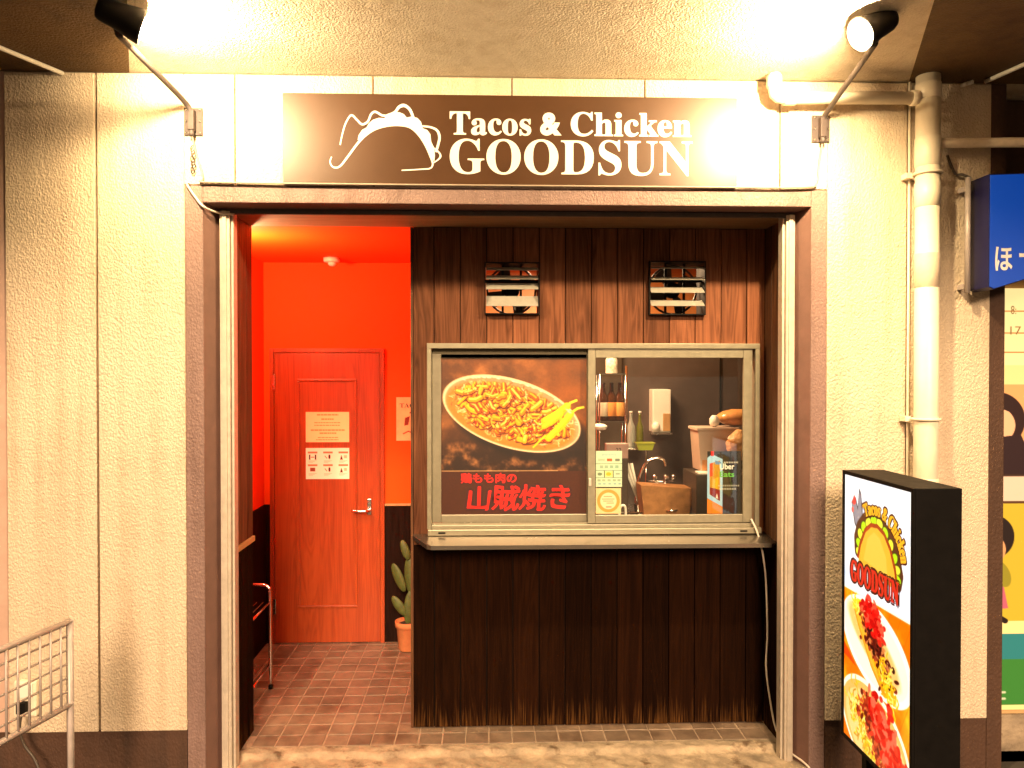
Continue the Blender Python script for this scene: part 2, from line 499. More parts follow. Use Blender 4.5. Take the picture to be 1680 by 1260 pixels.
def glyph_islands(s, bold=0.0):
    """flat glyph outlines of a string as a list of letters, each (verts, faces), in font units"""
    cu = bpy.data.curves.new('glyphs', 'FONT')
    cu.body = s
    cu.offset = bold
    cu.resolution_u = 6
    ob = bpy.data.objects.new('glyphs', cu)
    COL.objects.link(ob)
    dg = bpy.context.evaluated_depsgraph_get()
    me = bpy.data.meshes.new_from_object(ob.evaluated_get(dg))
    COL.objects.unlink(ob); bpy.data.objects.remove(ob); bpy.data.curves.remove(cu)
    n = len(me.vertices)
    par = list(range(n))
    def find(a):
        while par[a] != a:
            par[a] = par[par[a]]; a = par[a]
        return a
    vs_ = [(v.co.x, v.co.y) for v in me.vertices]
    # weld identical outline points
    key = {}
    for i, v in enumerate(vs_):
        k = (round(v[0], 5), round(v[1], 5))
        if k in key: par[find(i)] = find(key[k])
        else: key[k] = i
    fs = [tuple(p.vertices) for p in me.polygons]
    for f in fs:
        for a in f[1:]:
            par[find(a)] = find(f[0])
    isl = {}
    for f in fs:
        isl.setdefault(find(f[0]), []).append(f)
    bpy.data.meshes.remove(me)
    groups = []
    for fl in isl.values():
        xs = [vs_[i][0] for f in fl for i in f]
        groups.append([min(xs), max(xs), fl])
    groups.sort(key=lambda g: g[0])
    merged = []
    for g in groups:
        if merged and (min(g[1], merged[-1][1]) - max(g[0], merged[-1][0])) > 0.35 * min(g[1] - g[0], merged[-1][1] - merged[-1][0]):
            merged[-1][1] = max(merged[-1][1], g[1]); merged[-1][2] = merged[-1][2] + g[2]
        else:
            merged.append(list(g))
    out = []
    for g in merged:
        idx = {}
        v = []; ff = []
        for f in g[2]:
            t = []
            for i in f:
                if i not in idx:
                    idx[i] = len(v); v.append(vs_[i])
                t.append(idx[i])
            ff.append(t)
        out.append((v, ff))
    return out

def put_text(s, fit, fn, mat, parent, name='letter', bold=0.0, joined=False, warp=None, depth=0.0):
    """fit = (u0, u1, v0, v1) target box; fn(u, v) -> world point; each letter its own part unless joined"""
    letters = glyph_islands(s, bold)
    au = [p[0] for L in letters for p in L[0]]; av = [p[1] for L in letters for p in L[0]]
    a0, a1, b0, b1 = min(au), max(au), min(av), max(av)
    u0, u1, v0, v1 = fit
    off = world_loc(parent)
    objs = []
    allv, allf = [], []
    for v, f in letters:
        pts = []
        for x, y in v:
            u = u0 + (x - a0) / (a1 - a0) * (u1 - u0)
            w = v0 + (y - b0) / (b1 - b0) * (v1 - v0)
            if warp: u, w = warp(u, w)
            pts.append(Vector(fn(u, w)) - off)
        if joined:
            k = len(allv)
            allv += pts; allf += [[i + k for i in t] for t in f]
        else:
            me = bpy.data.meshes.new(name)
            me.from_pydata(pts, [], f)
            me.materials.append(mat)
            o = bpy.data.objects.new(name, me); COL.objects.link(o); o.parent = parent
            if depth:
                md = o.modifiers.new('thickness', 'SOLIDIFY'); md.thickness = depth; md.offset = 0
            objs.append(o)
    if joined:
        me = bpy.data.meshes.new(name)
        me.from_pydata(allv, [], allf)
        me.materials.append(mat)
        o = bpy.data.objects.new(name, me); COL.objects.link(o); o.parent = parent
        objs.append(o)
    return objs

def fat_text(s, fit, fn, mat, parent, name, r, k=8, lift=0.00004, **kw):
    """heavy lettering: the glyphs laid several times round a small circle"""
    u0, u1, v0, v1 = fit
    off = world_loc(parent)
    letters = glyph_islands(s)
    V, F = [], []
    au = [p[0] for L in letters for p in L[0]]; av = [p[1] for L in letters for p in L[0]]
    a0, a1, b0, b1 = min(au), max(au), min(av), max(av)
    warp = kw.get('warp')
    for q in range(k + 1):
        du, dv = (0, 0) if q == k else (r * math.cos(6.2832 * q / k), r * math.sin(6.2832 * q / k))
        for v, f in letters:
            n0 = len(V)
            for x, y in v:
                u = u0 + r + (x - a0) / (a1 - a0) * (u1 - u0 - 2 * r); w = v0 + r + (y - b0) / (b1 - b0) * (v1 - v0 - 2 * r)
                if warp: u, w = warp(u + du, w + dv)
                else: u, w = u + du, w + dv
                V.append(Vector(fn(u, w, lift * q)) - off)
            F += [[i + n0 for i in t] for t in f]
    me = bpy.data.meshes.new(name); me.from_pydata(V, [], F); me.materials.append(mat)
    o = bpy.data.objects.new(name, me); COL.objects.link(o); o.parent = parent
    return o

# ------------------------------------------------------------------ print raster (ink laid on a sheet's own vertices)
class Ink:
    def __init__(self, w, h, col):
        self.w, self.h = w, h
        self.a = np.zeros((h, w, 3)); self.a[:] = col
        self.Y, self.X = np.mgrid[0:h, 0:w].astype(float)
        self.X += 0.5; self.Y += 0.5
    def _win(self, x0, x1, y0, y1):
        return slice(max(0, int(y0) - 1), min(self.h, int(y1) + 2)), slice(max(0, int(x0) - 1), min(self.w, int(x1) + 2))
    def _put(self, sl, msk, col, alpha=1.0):
        m = (np.clip(msk, 0, 1) * alpha)[..., None]
        self.a[sl] = self.a[sl] * (1 - m) + np.array(col) * m
    def rect(self, x0, y0, x1, y1, col, alpha=1.0):
        sl = self._win(x0, x1, y0, y1); X, Y = self.X[sl], self.Y[sl]
        if X.size == 0: return
        m = np.clip(np.minimum(np.minimum(X - x0, x1 - X), np.minimum(Y - y0, y1 - Y)) + 0.5, 0, 1)
        self._put(sl, m, col, alpha)
    def ell(self, cx, cy, rx, ry, ang, col, alpha=1.0, soft=1.0):
        r = max(rx, ry) + soft + 1
        sl = self._win(cx - r, cx + r, cy - r, cy + r); X, Y = self.X[sl] - cx, self.Y[sl] - cy
        if X.size == 0: return
        c, s = math.cos(ang), math.sin(ang)
        u = X * c + Y * s; v = -X * s + Y * c
        d = np.sqrt((u / rx) ** 2 + (v / ry) ** 2)
        self._put(sl, (1 - d) * min(rx, ry) / soft + 0.5, col, alpha)
    def poly(self, pts, col, alpha=1.0):
        xs = [p[0] for p in pts]; ys = [p[1] for p in pts]
        sl = self._win(min(xs), max(xs), min(ys), max(ys)); X, Y = self.X[sl], self.Y[sl]
        if X.size == 0: return
        acc = np.zeros(X.shape)
        for ox, oy in ((-.25, -.25), (.25, -.25), (-.25, .25), (.25, .25)):
            ins = np.zeros(X.shape, bool)
            for i in range(len(pts)):
                x0, y0 = pts[i]; x1, y1 = pts[(i + 1) % len(pts)]
                if y0 == y1: continue
                c = ((y0 > Y + oy) != (y1 > Y + oy)) & (X + ox < (x1 - x0) * (Y + oy - y0) / (y1 - y0) + x0)
                ins ^= c
            acc += ins
        self._put(sl, acc / 4, col, alpha)
    def stroke(self, pts, w, col, alpha=1.0, soft=1.0):
        xs = [p[0] for p in pts]; ys = [p[1] for p in pts]
        sl = self._win(min(xs) - w, max(xs) + w, min(ys) - w, max(ys) + w); X, Y = self.X[sl], self.Y[sl]
        if X.size == 0: return
        d = np.full(X.shape, 1e9)
        for (x0, y0), (x1, y1) in zip(pts[:-1], pts[1:]):
            dx, dy = x1 - x0, y1 - y0
            t = np.clip(((X - x0) * dx + (Y - y0) * dy) / (dx * dx + dy * dy + 1e-9), 0, 1)
            d = np.minimum(d, np.hypot(X - x0 - t * dx, Y - y0 - t * dy))
        self._put(sl, (w / 2 - d) / soft + 0.5, col, alpha)
    def noise(self, cell, octaves=4, seed=0):
        rs = np.random.RandomState(seed)
        out = np.zeros((self.h, self.w)); amp = 1.0; tot = 0
        for _ in range(octaves):
            gh, gw = int(self.h / cell) + 3, int(self.w / cell) + 3
            g = rs.rand(gh, gw)
            fy, fx = self.Y / cell, self.X / cell
            iy, ix = fy.astype(int), fx.astype(int)
            ty, tx = fy - iy, fx - ix
            ty = ty * ty * (3 - 2 * ty); tx = tx * tx * (3 - 2 * tx)
            out += amp * ((g[iy, ix] * (1 - tx) + g[iy, ix + 1] * tx) * (1 - ty) + (g[iy + 1, ix] * (1 - tx) + g[iy + 1, ix + 1] * tx) * ty)
            tot += amp; amp *= 0.55; cell = max(1.5, cell / 2)
        return out / tot
    def sheet(self, name, fn, mat, parent):
        """fn(u, v) in 0..1 (v up) -> world point; a grid whose points carry the ink"""
        w, h = self.w, self.h
        off = world_loc(parent)
        o0 = np.array(Vector(fn(0, 1)) - off); ux = np.array(Vector(fn(1, 1)) - Vector(fn(0, 1))); vy = np.array(Vector(fn(0, 0)) - Vector(fn(0, 1)))
        gu = np.linspace(0, 1, w); gv = np.linspace(0, 1, h)
        co = o0[None, None, :] + gu[None, :, None] * ux + gv[:, None, None] * vy
        i = np.arange(h * w).reshape(h, w)
        q = np.stack([i[:-1, :-1], i[1:, :-1], i[1:, 1:], i[:-1, 1:]], -1).reshape(-1, 4)
        me = bpy.data.meshes.new(name)
        me.vertices.add(h * w); me.vertices.foreach_set('co', co.reshape(-1).astype(np.float32))
        me.loops.add(q.size); me.loops.foreach_set('vertex_index', q.reshape(-1).astype(np.int32))
        me.polygons.add(len(q)); me.polygons.foreach_set('loop_start', np.arange(0, q.size, 4, dtype=np.int32))
        me.update(calc_edges=True)
        at = me.attributes.new('ink', 'FLOAT_COLOR', 'POINT')
        c4 = np.ones((h * w, 4), np.float32)
        s = np.clip(self.a.reshape(-1, 3), 0, 1)
        c4[:, :3] = np.where(s <= 0.04045, s / 12.92, ((s + 0.055) / 1.055) ** 2.4)
        at.data.foreach_set('color', c4.reshape(-1))
        me.materials.append(mat)
        o = bpy.data.objects.new(name, me); COL.objects.link(o); o.parent = parent
        return o

def c255(*v):
    return tuple(x / 255.0 for x in v)

# ================================================================== SETTING
# street
g = MB()
N = 40
g.quad([(-400, -600, -0.05), (400, -600, -0.05), (400, 0.10, -0.05), (-400, 0.10, -0.05)])
tag(g.build('ground', M_ASPHALT), 'grey brown concrete street in front of the shop', kind='structure')

# cement threshold between street and tiles: uneven, cracked
th = MB()
nx, ny = 260, 34
grid = []
for j in range(ny + 1):
    row = []
    for i in range(nx + 1):
        x = -1.255 + 2.74 * i / nx
        y = -0.045 + 0.307 * j / ny
        t = j / ny
        e = 0.010 * math.sin(x * 9.1) * math.sin(x * 4.3 + 1) + 0.006 * math.sin(x * 31 + 2) + 0.003 * math.sin(x * 77)
        z = -0.020 + 0.020 * min(1, max(0, (y - 0.172 - e) / 0.020)) + 0.0022 * math.sin(x * 47 + y * 60) + 0.0020 * rnd.random()
        if j >= ny - 1: z = min(z, -0.001)
        yy = y + (e if j == 0 else 0)
        row.append(th.bm.verts.new((x, yy, z)))
    grid.append(row)
for j in range(ny):
    for i in range(nx):
        f = th.bm.faces.new((grid[j][i], grid[j][i + 1], grid[j + 1][i + 1], grid[j + 1][i])); f.smooth = True
tag(th.build('threshold', M_MORTAR), 'uneven cream cement threshold along the doorway', kind='structure')

# tiled floor of the entrance
fl = MB().box(-1.52, 1.46, 0.258, 1.80, -0.04, -0.004)
floor = tag(fl.build('floor', M_GROUT), 'pale grout bed under brown floor tiles', kind='structure')
tm = MB().box(-0.0548, 0.0548, -0.0556, 0.0556, -0.012, 0.0, bevel=0.0022, seg=1)
tile0 = tm.build('tile', M_TILE)
tile_mesh = tile0.data
bpy.data.objects.remove(tile0)
PT = 0.1155
for r in range(13):
    yc = 0.262 + PT * (r + 0.5)
    for c in range(-3, 24):
        xc = -1.145 + PT * (c + 0.5)
        if xc - 0.05 < -1.49 or xc > 1.42: continue
        if yc > 0.46 and xc > -0.30: continue
        if xc < -1.17 and yc < 0.40: continue
        t = piece('tile', tile_mesh, (xc + rnd.uniform(-.0012, .0012), yc + rnd.uniform(-.0012, .0012), rnd.uniform(-.0015, .0006)), floor)
        t.rotation_euler = (rnd.uniform(-.004, .004), rnd.uniform(-.004, .004), rnd.uniform(-.008, .008))

# entrance room: red walls with dark dado, red ceiling
def struct(name, mb, mat, label):
    return tag(mb.build(name, mat), label, kind='structure')
bw = struct('back_wall', MB().box(-1.60, -0.30, 1.71, 1.83, -0.05, 2.70), M_RED, 'red painted back wall of the entrance room')
MB().box(-0.700, -0.372, 1.698, 1.712, 0.0, 0.918).build('dado_panel', M_DADO, bw)
MB().box(-0.700, -0.372, 1.694, 1.713, 0.918, 0.932, bevel=0.002).build('dado_trim', M_TRIM, bw)
MB().box(-1.490, -1.432, 1.699, 1.712, 0.0, 0.93).build('dado_panel', M_DADO, bw)
lw = struct('left_wall', MB().box(-1.62, -1.49, 0.42, 1.72, -0.05, 2.70), M_RED, 'red painted left wall of the entrance room')
MB().box(-1.492, -1.474, 0.45, 1.697, 0.0, 0.93).build('dado_panel', M_DADO, lw)
struct('return_wall', MB().box(-1.60, -1.195, 0.40, 0.455, -0.05, 2.70), M_RED, 'short red return wall behind the left jamb')
struct('ceiling', MB().box(-1.60, -0.36, 0.432, 1.80, 2.55, 2.66), M_RED, 'red painted ceiling of the entrance room')
pw = struct('partition_wall', MB().box(-0.372, -0.31, 0.462, 1.75, -0.02, 2.62), M_RED, 'red partition wall between entrance and kitchen')
struct('kitchen_wall', MB().box(-0.31, 2.20, 1.86, 1.95, -0.05, 2.70), M_KITWALL, 'dull grey steel lined back wall of the kitchen')
kup = MB().box(-0.305, 2.095, 1.835, 1.8595, 2.02, 2.555)  # board added behind the vents, its orange stands in for warm glow
kup.build('vent_glow_board', plain('vent_glow_orange', (0.40, 0.15, 0.035), 0.5, var=0.2, scale=6), bpy.data.objects['kitchen_wall'])
struct('kitchen_side_wall', MB().box(2.10, 2.20, 0.46, 1.90, -0.05, 2.70), M_KITWALL, 'dull grey side wall of the kitchen')
struct('kitchen_ceiling', MB().box(-0.32, 2.20, 0.455, 1.95, 2.56, 2.66), M_KITWARM, 'warm tan kitchen ceiling')
struct('kitchen_floor', MB().box(-0.32, 2.20, 0.47, 1.95, -0.05, -0.02), M_KITDARK, 'dark kitchen floor')

# ================================================================== SHOP FACADE
fac = thing('shop_facade', (0, 0, 0), 'cream stucco shop front with mauve painted surround around the doorway', 'building')
SOF = 3.14
# stucco panels, joints recessed
def panel(x0, x1, z0, z1):
    b = MB().box(x0, x1, 0.0, 0.05, z0, z1, bevel=0.003, seg=1)
    return b.build('stucco_panel', M_STUCCO, fac)
gj = 0.0050
for x0, x1 in ((-2.128, -1.728), (-1.728, -1.343)):
    panel(x0 + gj, x1 - (gj if x1 < -1.5 else 0), 0.206, SOF - 0.0055)
# over the doorway
xs = [-1.343, -1.119, -0.507, 0.114, 0.715, 1.336, 1.557]
for a, b in zip(xs[:-1], xs[1:]):
    panel(a + (gj * .6 if a > -1.34 else 0.0004), b - (gj * .6 if b < 1.5 else 0.0004), 2.645, SOF - 0.0055)
panel(1.5575, 1.931 - gj, 0.206, SOF - 0.0055)
panel(1.931 + gj, 2.318, 0.206, SOF - 0.0055)
MB().box(-4.2, -1.302, 0.022, 0.30, -0.06, 3.2).build('wall_core', M_BACK, fac)
MB().box(1.50, 2.40, 0.022, 0.30, -0.06, 3.2).build('wall_core', M_BACK, fac)
MB().box(-1.2, 1.50, 0.022, 0.126, 2.60, 3.2).build('wall_core', M_BACK, fac)
# plinth
MB().box(-2.20, -1.345, 0.008, 0.06, -0.05, 0.2055).build('plinth', M_PLINTH, fac)
MB().box(1.559, 2.319, 0.008, 0.06, -0.05, 0.2055).build('plinth', M_PLINTH, fac)
# doorway surround (face), then splayed reveal
MB().box(-1.3425, -1.263, 0.006, 0.05, -0.05, 2.644, bevel=0.004).build('surround', M_MAUVE, fac)
MB().box(1.484, 1.5568, 0.006, 0.05, -0.05, 2.644, bevel=0.004).build('surround', M_MAUVE, fac)
MB().box(-1.2630, 1.4840, 0.006, 0.05, 2.568, 2.644, bevel=0.004).build('surround', M_MAUVE, fac)
def slab(pts, z0, z1):
    b = MB()
    b.prism(pts, lambda u, v, d: (u, v, z0 + d), z1 - z0)
    return b
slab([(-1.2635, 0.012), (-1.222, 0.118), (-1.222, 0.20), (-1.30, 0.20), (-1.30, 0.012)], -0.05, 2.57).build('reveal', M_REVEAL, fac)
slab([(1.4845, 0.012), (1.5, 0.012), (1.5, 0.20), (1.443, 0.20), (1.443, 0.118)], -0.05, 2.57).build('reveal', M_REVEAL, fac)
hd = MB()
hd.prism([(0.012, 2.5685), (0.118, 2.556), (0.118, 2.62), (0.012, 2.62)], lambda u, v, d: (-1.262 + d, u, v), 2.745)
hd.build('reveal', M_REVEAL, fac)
# roller shutter slot and header board
MB().box(-1.222, 1.443, 0.090, 0.104, 2.534, 2.556, bevel=0.002).build('shutter_slot', M_GREYM, fac)
MB().box(-1.222, 1.443, 0.118, 0.128, 2.546, 2.60).build('shutter_slot', M_BLACKM, fac)
MB().box(-1.222, 1.443, 0.128, 0.4315, 2.546, 2.66).build('header_board', M_HEADER, fac)
# shutter guide rails: a channel with an inner lip
def rail(xa, xb, inner):
    r = MB()
    r.box(xa, xb, 0.082, 0.150, -0.045, 2.5455, bevel=0.002)
    cx = (xa + xb) / 2
    r.box(cx - 0.010, cx + 0.010, 0.074, 0.0825, -0.045, 2.5455, bevel=0.002)
    x2 = xb if inner > 0 else xa - 0.011
    r.box(x2 + (0.002 if inner > 0 else -0.002), x2 + 0.011 + (0.002 if inner > 0 else -0.002), 0.098, 0.150, -0.045, 2.5455, bevel=0.002)
    return r.build('shutter_rail', M_RAIL, fac)
rail(-1.217, -1.172, 1)
rail(1.400, 1.440, -1)
# soffit of the overhang and its fascia
MB().box(-4.2, 4.4, -1.9, 0.30, SOF, SOF + 0.22).build('soffit', M_SOFFIT, fac)
M_SOFFIT_SHADE = stucco('soffit_shade_brown', (0.115, 0.062, 0.018), (0.07, 0.036, 0.010), 0.6, 90, 0.008)  # soffit shade painted as dark sheets, edge cut along the lamp's shadow line
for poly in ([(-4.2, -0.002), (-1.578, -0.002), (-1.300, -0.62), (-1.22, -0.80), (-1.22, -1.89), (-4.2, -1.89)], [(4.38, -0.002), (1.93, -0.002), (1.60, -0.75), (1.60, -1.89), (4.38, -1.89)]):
    MB().prism(poly, lambda u, v, d: (u, v, SOF - 0.0045 + d), 0.004).build('soffit_shade', M_SOFFIT_SHADE, fac)
MB().box(-4.2, 4.4, -1.96, -1.90, SOF - 0.10, SOF + 0.5).build('fascia', M_STUCCO, fac)
MB().box(-1.3, 1.6, 0.1265, 2.1, 2.665, 3.13).build('wall_core', M_BACK, fac)

# next shop to the left: edge of its mauve frame and shutter
M_PINK = plain('faded_pink_frame_paint', (0.50, 0.33, 0.26), 0.6, var=0.12, scale=10)
lf = thing('left_neighbour_front', (-2.2, 0, 0), 'mauve framed closed shutter at the left picture edge', 'shopfront')
MB().box(-2.215, -2.1285, 0.010, 0.06, 0.2056, SOF - 0.002, bevel=0.003).build('frame', M_PINK, lf)
sh = MB()
prof = [(0.030 + 0.008 * (k % 2), 0.21 + k * 0.0385) for k in range(62)]
for k in range(61):
    sh.quad([(-3.9, prof[k][0], prof[k][1]), (-2.217, prof[k][0], prof[k][1]), (-2.217, prof[k + 1][0], prof[k + 1][1]), (-3.9, prof[k + 1][0], prof[k + 1][1])])
sh.build('shutter', M_WHITE, lf)

# next shop to the right: dark brown pillar and poster window
rf = thing('right_neighbour_front', (2.36, 0, 0), 'dark brown pillar edging the poster window at right', 'shopfront')
MB().box(2.3195, 2.392, 0.004, 0.26, -0.05, SOF - 0.002, bevel=0.004).build('pillar', M_PLINTH, rf)
MB().box(2.39, 4.2, 0.200, 0.29, 2.40, SOF - 0.0055).build('transom', M_PLINTH, rf)
MB().box(2.39, 4.2, 0.200, 0.29, -0.05, 0.13).build('plinth', M_MORTAR, rf)
MB().box(2.39, 4.2, 0.215, 0.29, 0.13, 2.40).build('window_back', M_KITWARM, rf)
MB().box(3.30, 3.38, 0.19, 0.214, 0.13, 2.40).build('mullion', M_PLINTH, rf)

# ================================================================== DOORWAY LINING
def plank_mesh(x0, x1, y0, y1, z0, z1):
    return MB().box(x0, x1, y0, y1, z0, z1, bevel=0.0018, seg=1)
lj = thing('left_jamb_lining', (-1.18, 0.28, 0), 'dark timber lining of the doorway left side with tan ledge strip', 'jamb lining')
for a, b in ((0.155, 0.246), (0.248, 0.340), (0.342, 0.432)):
    plank_mesh(-1.214, -1.178, a, b, 0.990, 2.5455).build('plank', M_PLANKJAMB, lj)
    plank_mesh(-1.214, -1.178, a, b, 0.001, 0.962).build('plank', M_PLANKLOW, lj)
MB().box(-1.214, -1.168, 0.153, 0.436, 0.963, 0.989, bevel=0.002).build('trim', M_TRIM, lj)
rj = thing('right_jamb_lining', (1.43, 0.28, 0), 'brown timber lining of the doorway right side beside the window', 'jamb lining')
for a, b in ((0.155, 0.246), (0.248, 0.340), (0.342, 0.430)):
    plank_mesh(1.428, 1.462, a, b, 0.975, 2.5455).build('plank', M_PLANKJAMB, rj)
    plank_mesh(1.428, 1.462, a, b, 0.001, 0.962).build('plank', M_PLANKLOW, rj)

# ================================================================== TIMBER PLANK WALL ROUND THE SERVING WINDOW
tp = thing('timber_partition', (0.53, 0.45, 0), 'dark timber plank wall and counter front around the serving window', 'partition')
edges = [-0.372] + [-0.267 + 0.1335 * k for k in range(13)] + [1.4275]
edges = [e for e in edges if e <= 1.4275]
if edges[-2] > 1.40: edges.pop(-2)
HOLES = [(-0.011, 0.268, 2.105, 2.368), (0.825, 1.114, 2.104, 2.378)]
WIN = (-0.298, 1.389, 0.935, 1.957)
def rect_minus(r, holes):
    out = [r]
    for h in holes:
        nxt = []
        for (x0, x1, z0, z1) in out:
            hx0, hx1, hz0, hz1 = h
            if hx1 <= x0 or hx0 >= x1 or hz1 <= z0 or hz0 >= z1:
                nxt.append((x0, x1, z0, z1)); continue
            if hz0 > z0: nxt.append((x0, x1, z0, hz0))
            if hz1 < z1: nxt.append((x0, x1, hz1, z1))
            m0, m1 = max(z0, hz0), min(z1, hz1)
            if hx0 > x0: nxt.append((x0, hx0, m0, m1))
            if hx1 < x1: nxt.append((hx1, x1, m0, m1))
        out = nxt
    return out
for i, (a, b) in enumerate(zip(edges[:-1], edges[1:])):
    yo = rnd.uniform(0, 0.0025)
    m = MB()
    cuts = rect_minus((a + 0.0020, b - 0.0020, 0.936, 2.5455), HOLES + [(WIN[0] + 0.006, WIN[1] - 0.006, 0.5, WIN[3] - 0.006)])
    notched = any(q[1] - q[0] < b - a - 0.01 for q in cuts)
    for (x0, x1, z0, z1) in rect_minus((a + 0.0020, b - 0.0020, 0.936, 2.5455), HOLES + [(WIN[0] + 0.006, WIN[1] - 0.006, 0.5, WIN[3] - 0.006)]):
        if x1 - x0 < 0.004: continue
        m.box(x0, x1, 0.4325 + yo, 0.4525, z0, z1, bevel=0.0025 if not notched else 0.0, seg=1)
    m.build('plank', M_PLANK, tp)
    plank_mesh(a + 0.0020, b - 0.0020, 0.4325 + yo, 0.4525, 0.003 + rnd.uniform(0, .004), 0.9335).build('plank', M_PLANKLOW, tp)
bk = MB()
for (x0, x1, z0, z1) in rect_minus((-0.370, 1.46, 0.0, 2.56), HOLES + [(WIN[0] + 0.01, WIN[1] - 0.01, 0.95, WIN[3] - 0.01)]):
    bk.box(x0, x1, 0.4532, 0.4605, z0, z1)
bk.build('backing_board', M_BLACKM, tp)
MB().box(-0.3865, -0.3728, 0.436, 0.50, 0.0, 2.545, bevel=0.002).build('corner_post', M_PLANKJAMB, tp)

# ================================================================== SERVING WINDOW
sw = thing('serving_window', (0.54, 0.43, 0.93), 'champagne aluminium sliding serving window with a food poster on one pane', 'window')
fr = MB()
X0, X1, Z0, Z1 = -0.300, 1.390, 1.022, 1.958
fr.box(X0, X1, 0.395, 0.47, Z1 - 0.026, Z1, bevel=0.002)
fr.box(X0, X0 + 0.022, 0.395, 0.47, Z0, Z1 - 0.0265, bevel=0.002)
fr.box(X1 - 0.022, X1, 0.395, 0.47, Z0, Z1 - 0.0265, bevel=0.002)
fr.box(X0 + 0.0225, X1 - 0.0225, 0.400, 0.47, Z0, Z0 + 0.018, bevel=0.002)
fr.box(X0 + 0.0225, X1 - 0.0225, 0.4235, 0.4265, Z0 + 0.0185, Z0 + 0.026)
fr.build('frame', M_ALU, sw)
MB().box(X0 + 0.0225, X1 - 0.0225, 0.4705, 0.49, Z1 - 0.07, Z1 - 0.001).build('head_track', M_ALU_DARK, sw)
MB().box(X0 + 0.023, 0.515, 0.441, 0.466, 1.884, Z1 - 0.0268).build('head_track', M_ALU_DARK, sw)
def sash(x0, x1, y0, y1, z0, z1, wl, wr, wt, wb):
    s_ = MB()
    s_.box(x0, x0 + wl, y0, y1, z0, z1, bevel=0.002)
    s_.box(x1 - wr, x1, y0, y1, z0, z1, bevel=0.002)
    s_.box(x0 + wl + .0005, x1 - wr - .0005, y0 + .001, y1 - .001, z1 - wt, z1, bevel=0.002)
    s_.box(x0 + wl + .0005, x1 - wr - .0005, y0 + .001, y1 - .001, z0, z0 + wb, bevel=0.002)
    o = s_.build('sash', M_ALU, sw)
    yc = (y0 + y1) / 2
    MB().box(x0 + wl - .004, x1 - wr + .004, yc - .0025, yc + .0025, z0 + wb - .004, z1 - wt + .004).build('glass', M_GLASS, o)
    return o
ls = sash(-0.2772, 0.548, 0.440, 0.466, 1.046, 1.905, 0.0452, 0.036, 0.022, 0.040)
rs = sash(0.513, 1.355, 0.4045, 0.4235, 1.046, 1.928, 0.038, 0.046, 0.042, 0.040)
MB().box(0.516, 0.530, 0.396, 0.4044, 1.235, 1.275, bevel=0.003).build('latch', M_RAIL, rs)
# projecting sill / serving ledge
sl = MB()
sl.prism([(-0.372, 0.4315), (-0.372, 0.395), (-0.292, 0.262), (-0.270, 0.245), (1.398, 0.245), (1.4265, 0.262), (1.4265, 0.4315)], lambda u, v, d: (u, v, (0.992 if v > 0.38 else 0.972) - d), 0.020)
sill = sl.build('sill', M_LEDGE, sw)
MB().box(-0.296, 1.398, 0.382, 0.4315, 0.9925, 1.0215, bevel=0.003).build('sill_upstand', M_ALU, sw)
for xx in (-0.225, 1.305):
    MB().box(xx - 0.018, xx + 0.018, 0.378, 0.3815, 1.002, 1.010, bevel=0.001).build('drain_slot', M_BLACKM, sill)

# ---- food poster behind the left pane
fp = thing('food_poster', (0.14, 0.438, 1.08), 'food poster of an oval noodle dish with red brush lettering', 'poster')
W_, H_ = 250, 274
ink = Ink(W_, H_, c255(92, 52, 26))
n1 = ink.noise(34, 5, 3); n2 = ink.noise(14, 4, 5); n3 = ink.noise(60, 3, 8)
smoke = np.clip((n1 - 0.42) * 4.2, 0, 1) * np.clip((n3 - 0.30) * 2.2, 0, 1)
bgc = np.array(c255(88, 50, 22)); warm = np.array(c255(196, 128, 72)); drk = np.array(c255(46, 24, 10))
img = bgc[None, None] + (np.array(c255(150, 84, 26)) - bgc) * np.clip((n3 - .35) * 2 + (ink.X / W_ - .45), 0, 1)[..., None]
img = img * (1 - smoke[..., None] * .75) + warm * smoke[..., None] * .75
low = np.clip((ink.Y / H_ - .42) * 5, 0, 1)[..., None]
img = img * (1 - low) + (drk + (np.array(c255(150, 100, 60)) - drk) * np.clip((n2 - .42) * 3, 0, 1)[..., None] ** 1.3) * low
ink.a[:] = img
pcx, pcy, pa = 121, 97, R(18)
ink.ell(pcx + 14, pcy + 20, 122, 58, pa, c255(26, 12, 5), 0.85, soft=9)
ink.ell(pcx + 3, pcy + 5, 119, 58, pa, c255(52, 30, 18), 1, soft=2)
ink.ell(pcx, pcy, 123, 60, pa, c255(238, 214, 178), 1, soft=1.4)
ink.ell(pcx + 1, pcy + 1, 119, 56, pa, c255(196, 150, 108), 1, soft=1.4)
ink.ell(pcx - 2, pcy + 4, 114, 52, pa, c255(206, 130, 48), 1, soft=4)
pr_ = random.Random(5)
ca, sa = math.cos(pa), math.sin(pa)
pal = [(240, 170, 40), (226, 140, 24), (250, 196, 90), (206, 100, 20), (176, 70, 14), (250, 214, 140), (150, 50, 10), (236, 150, 50), (120, 50, 14)]
def on_plate(ra, an, a_, b_):
    u, v = ra * a_ * math.cos(an), ra * b_ * math.sin(an)
    return pcx + u * ca - v * sa, pcy + u * sa + v * ca
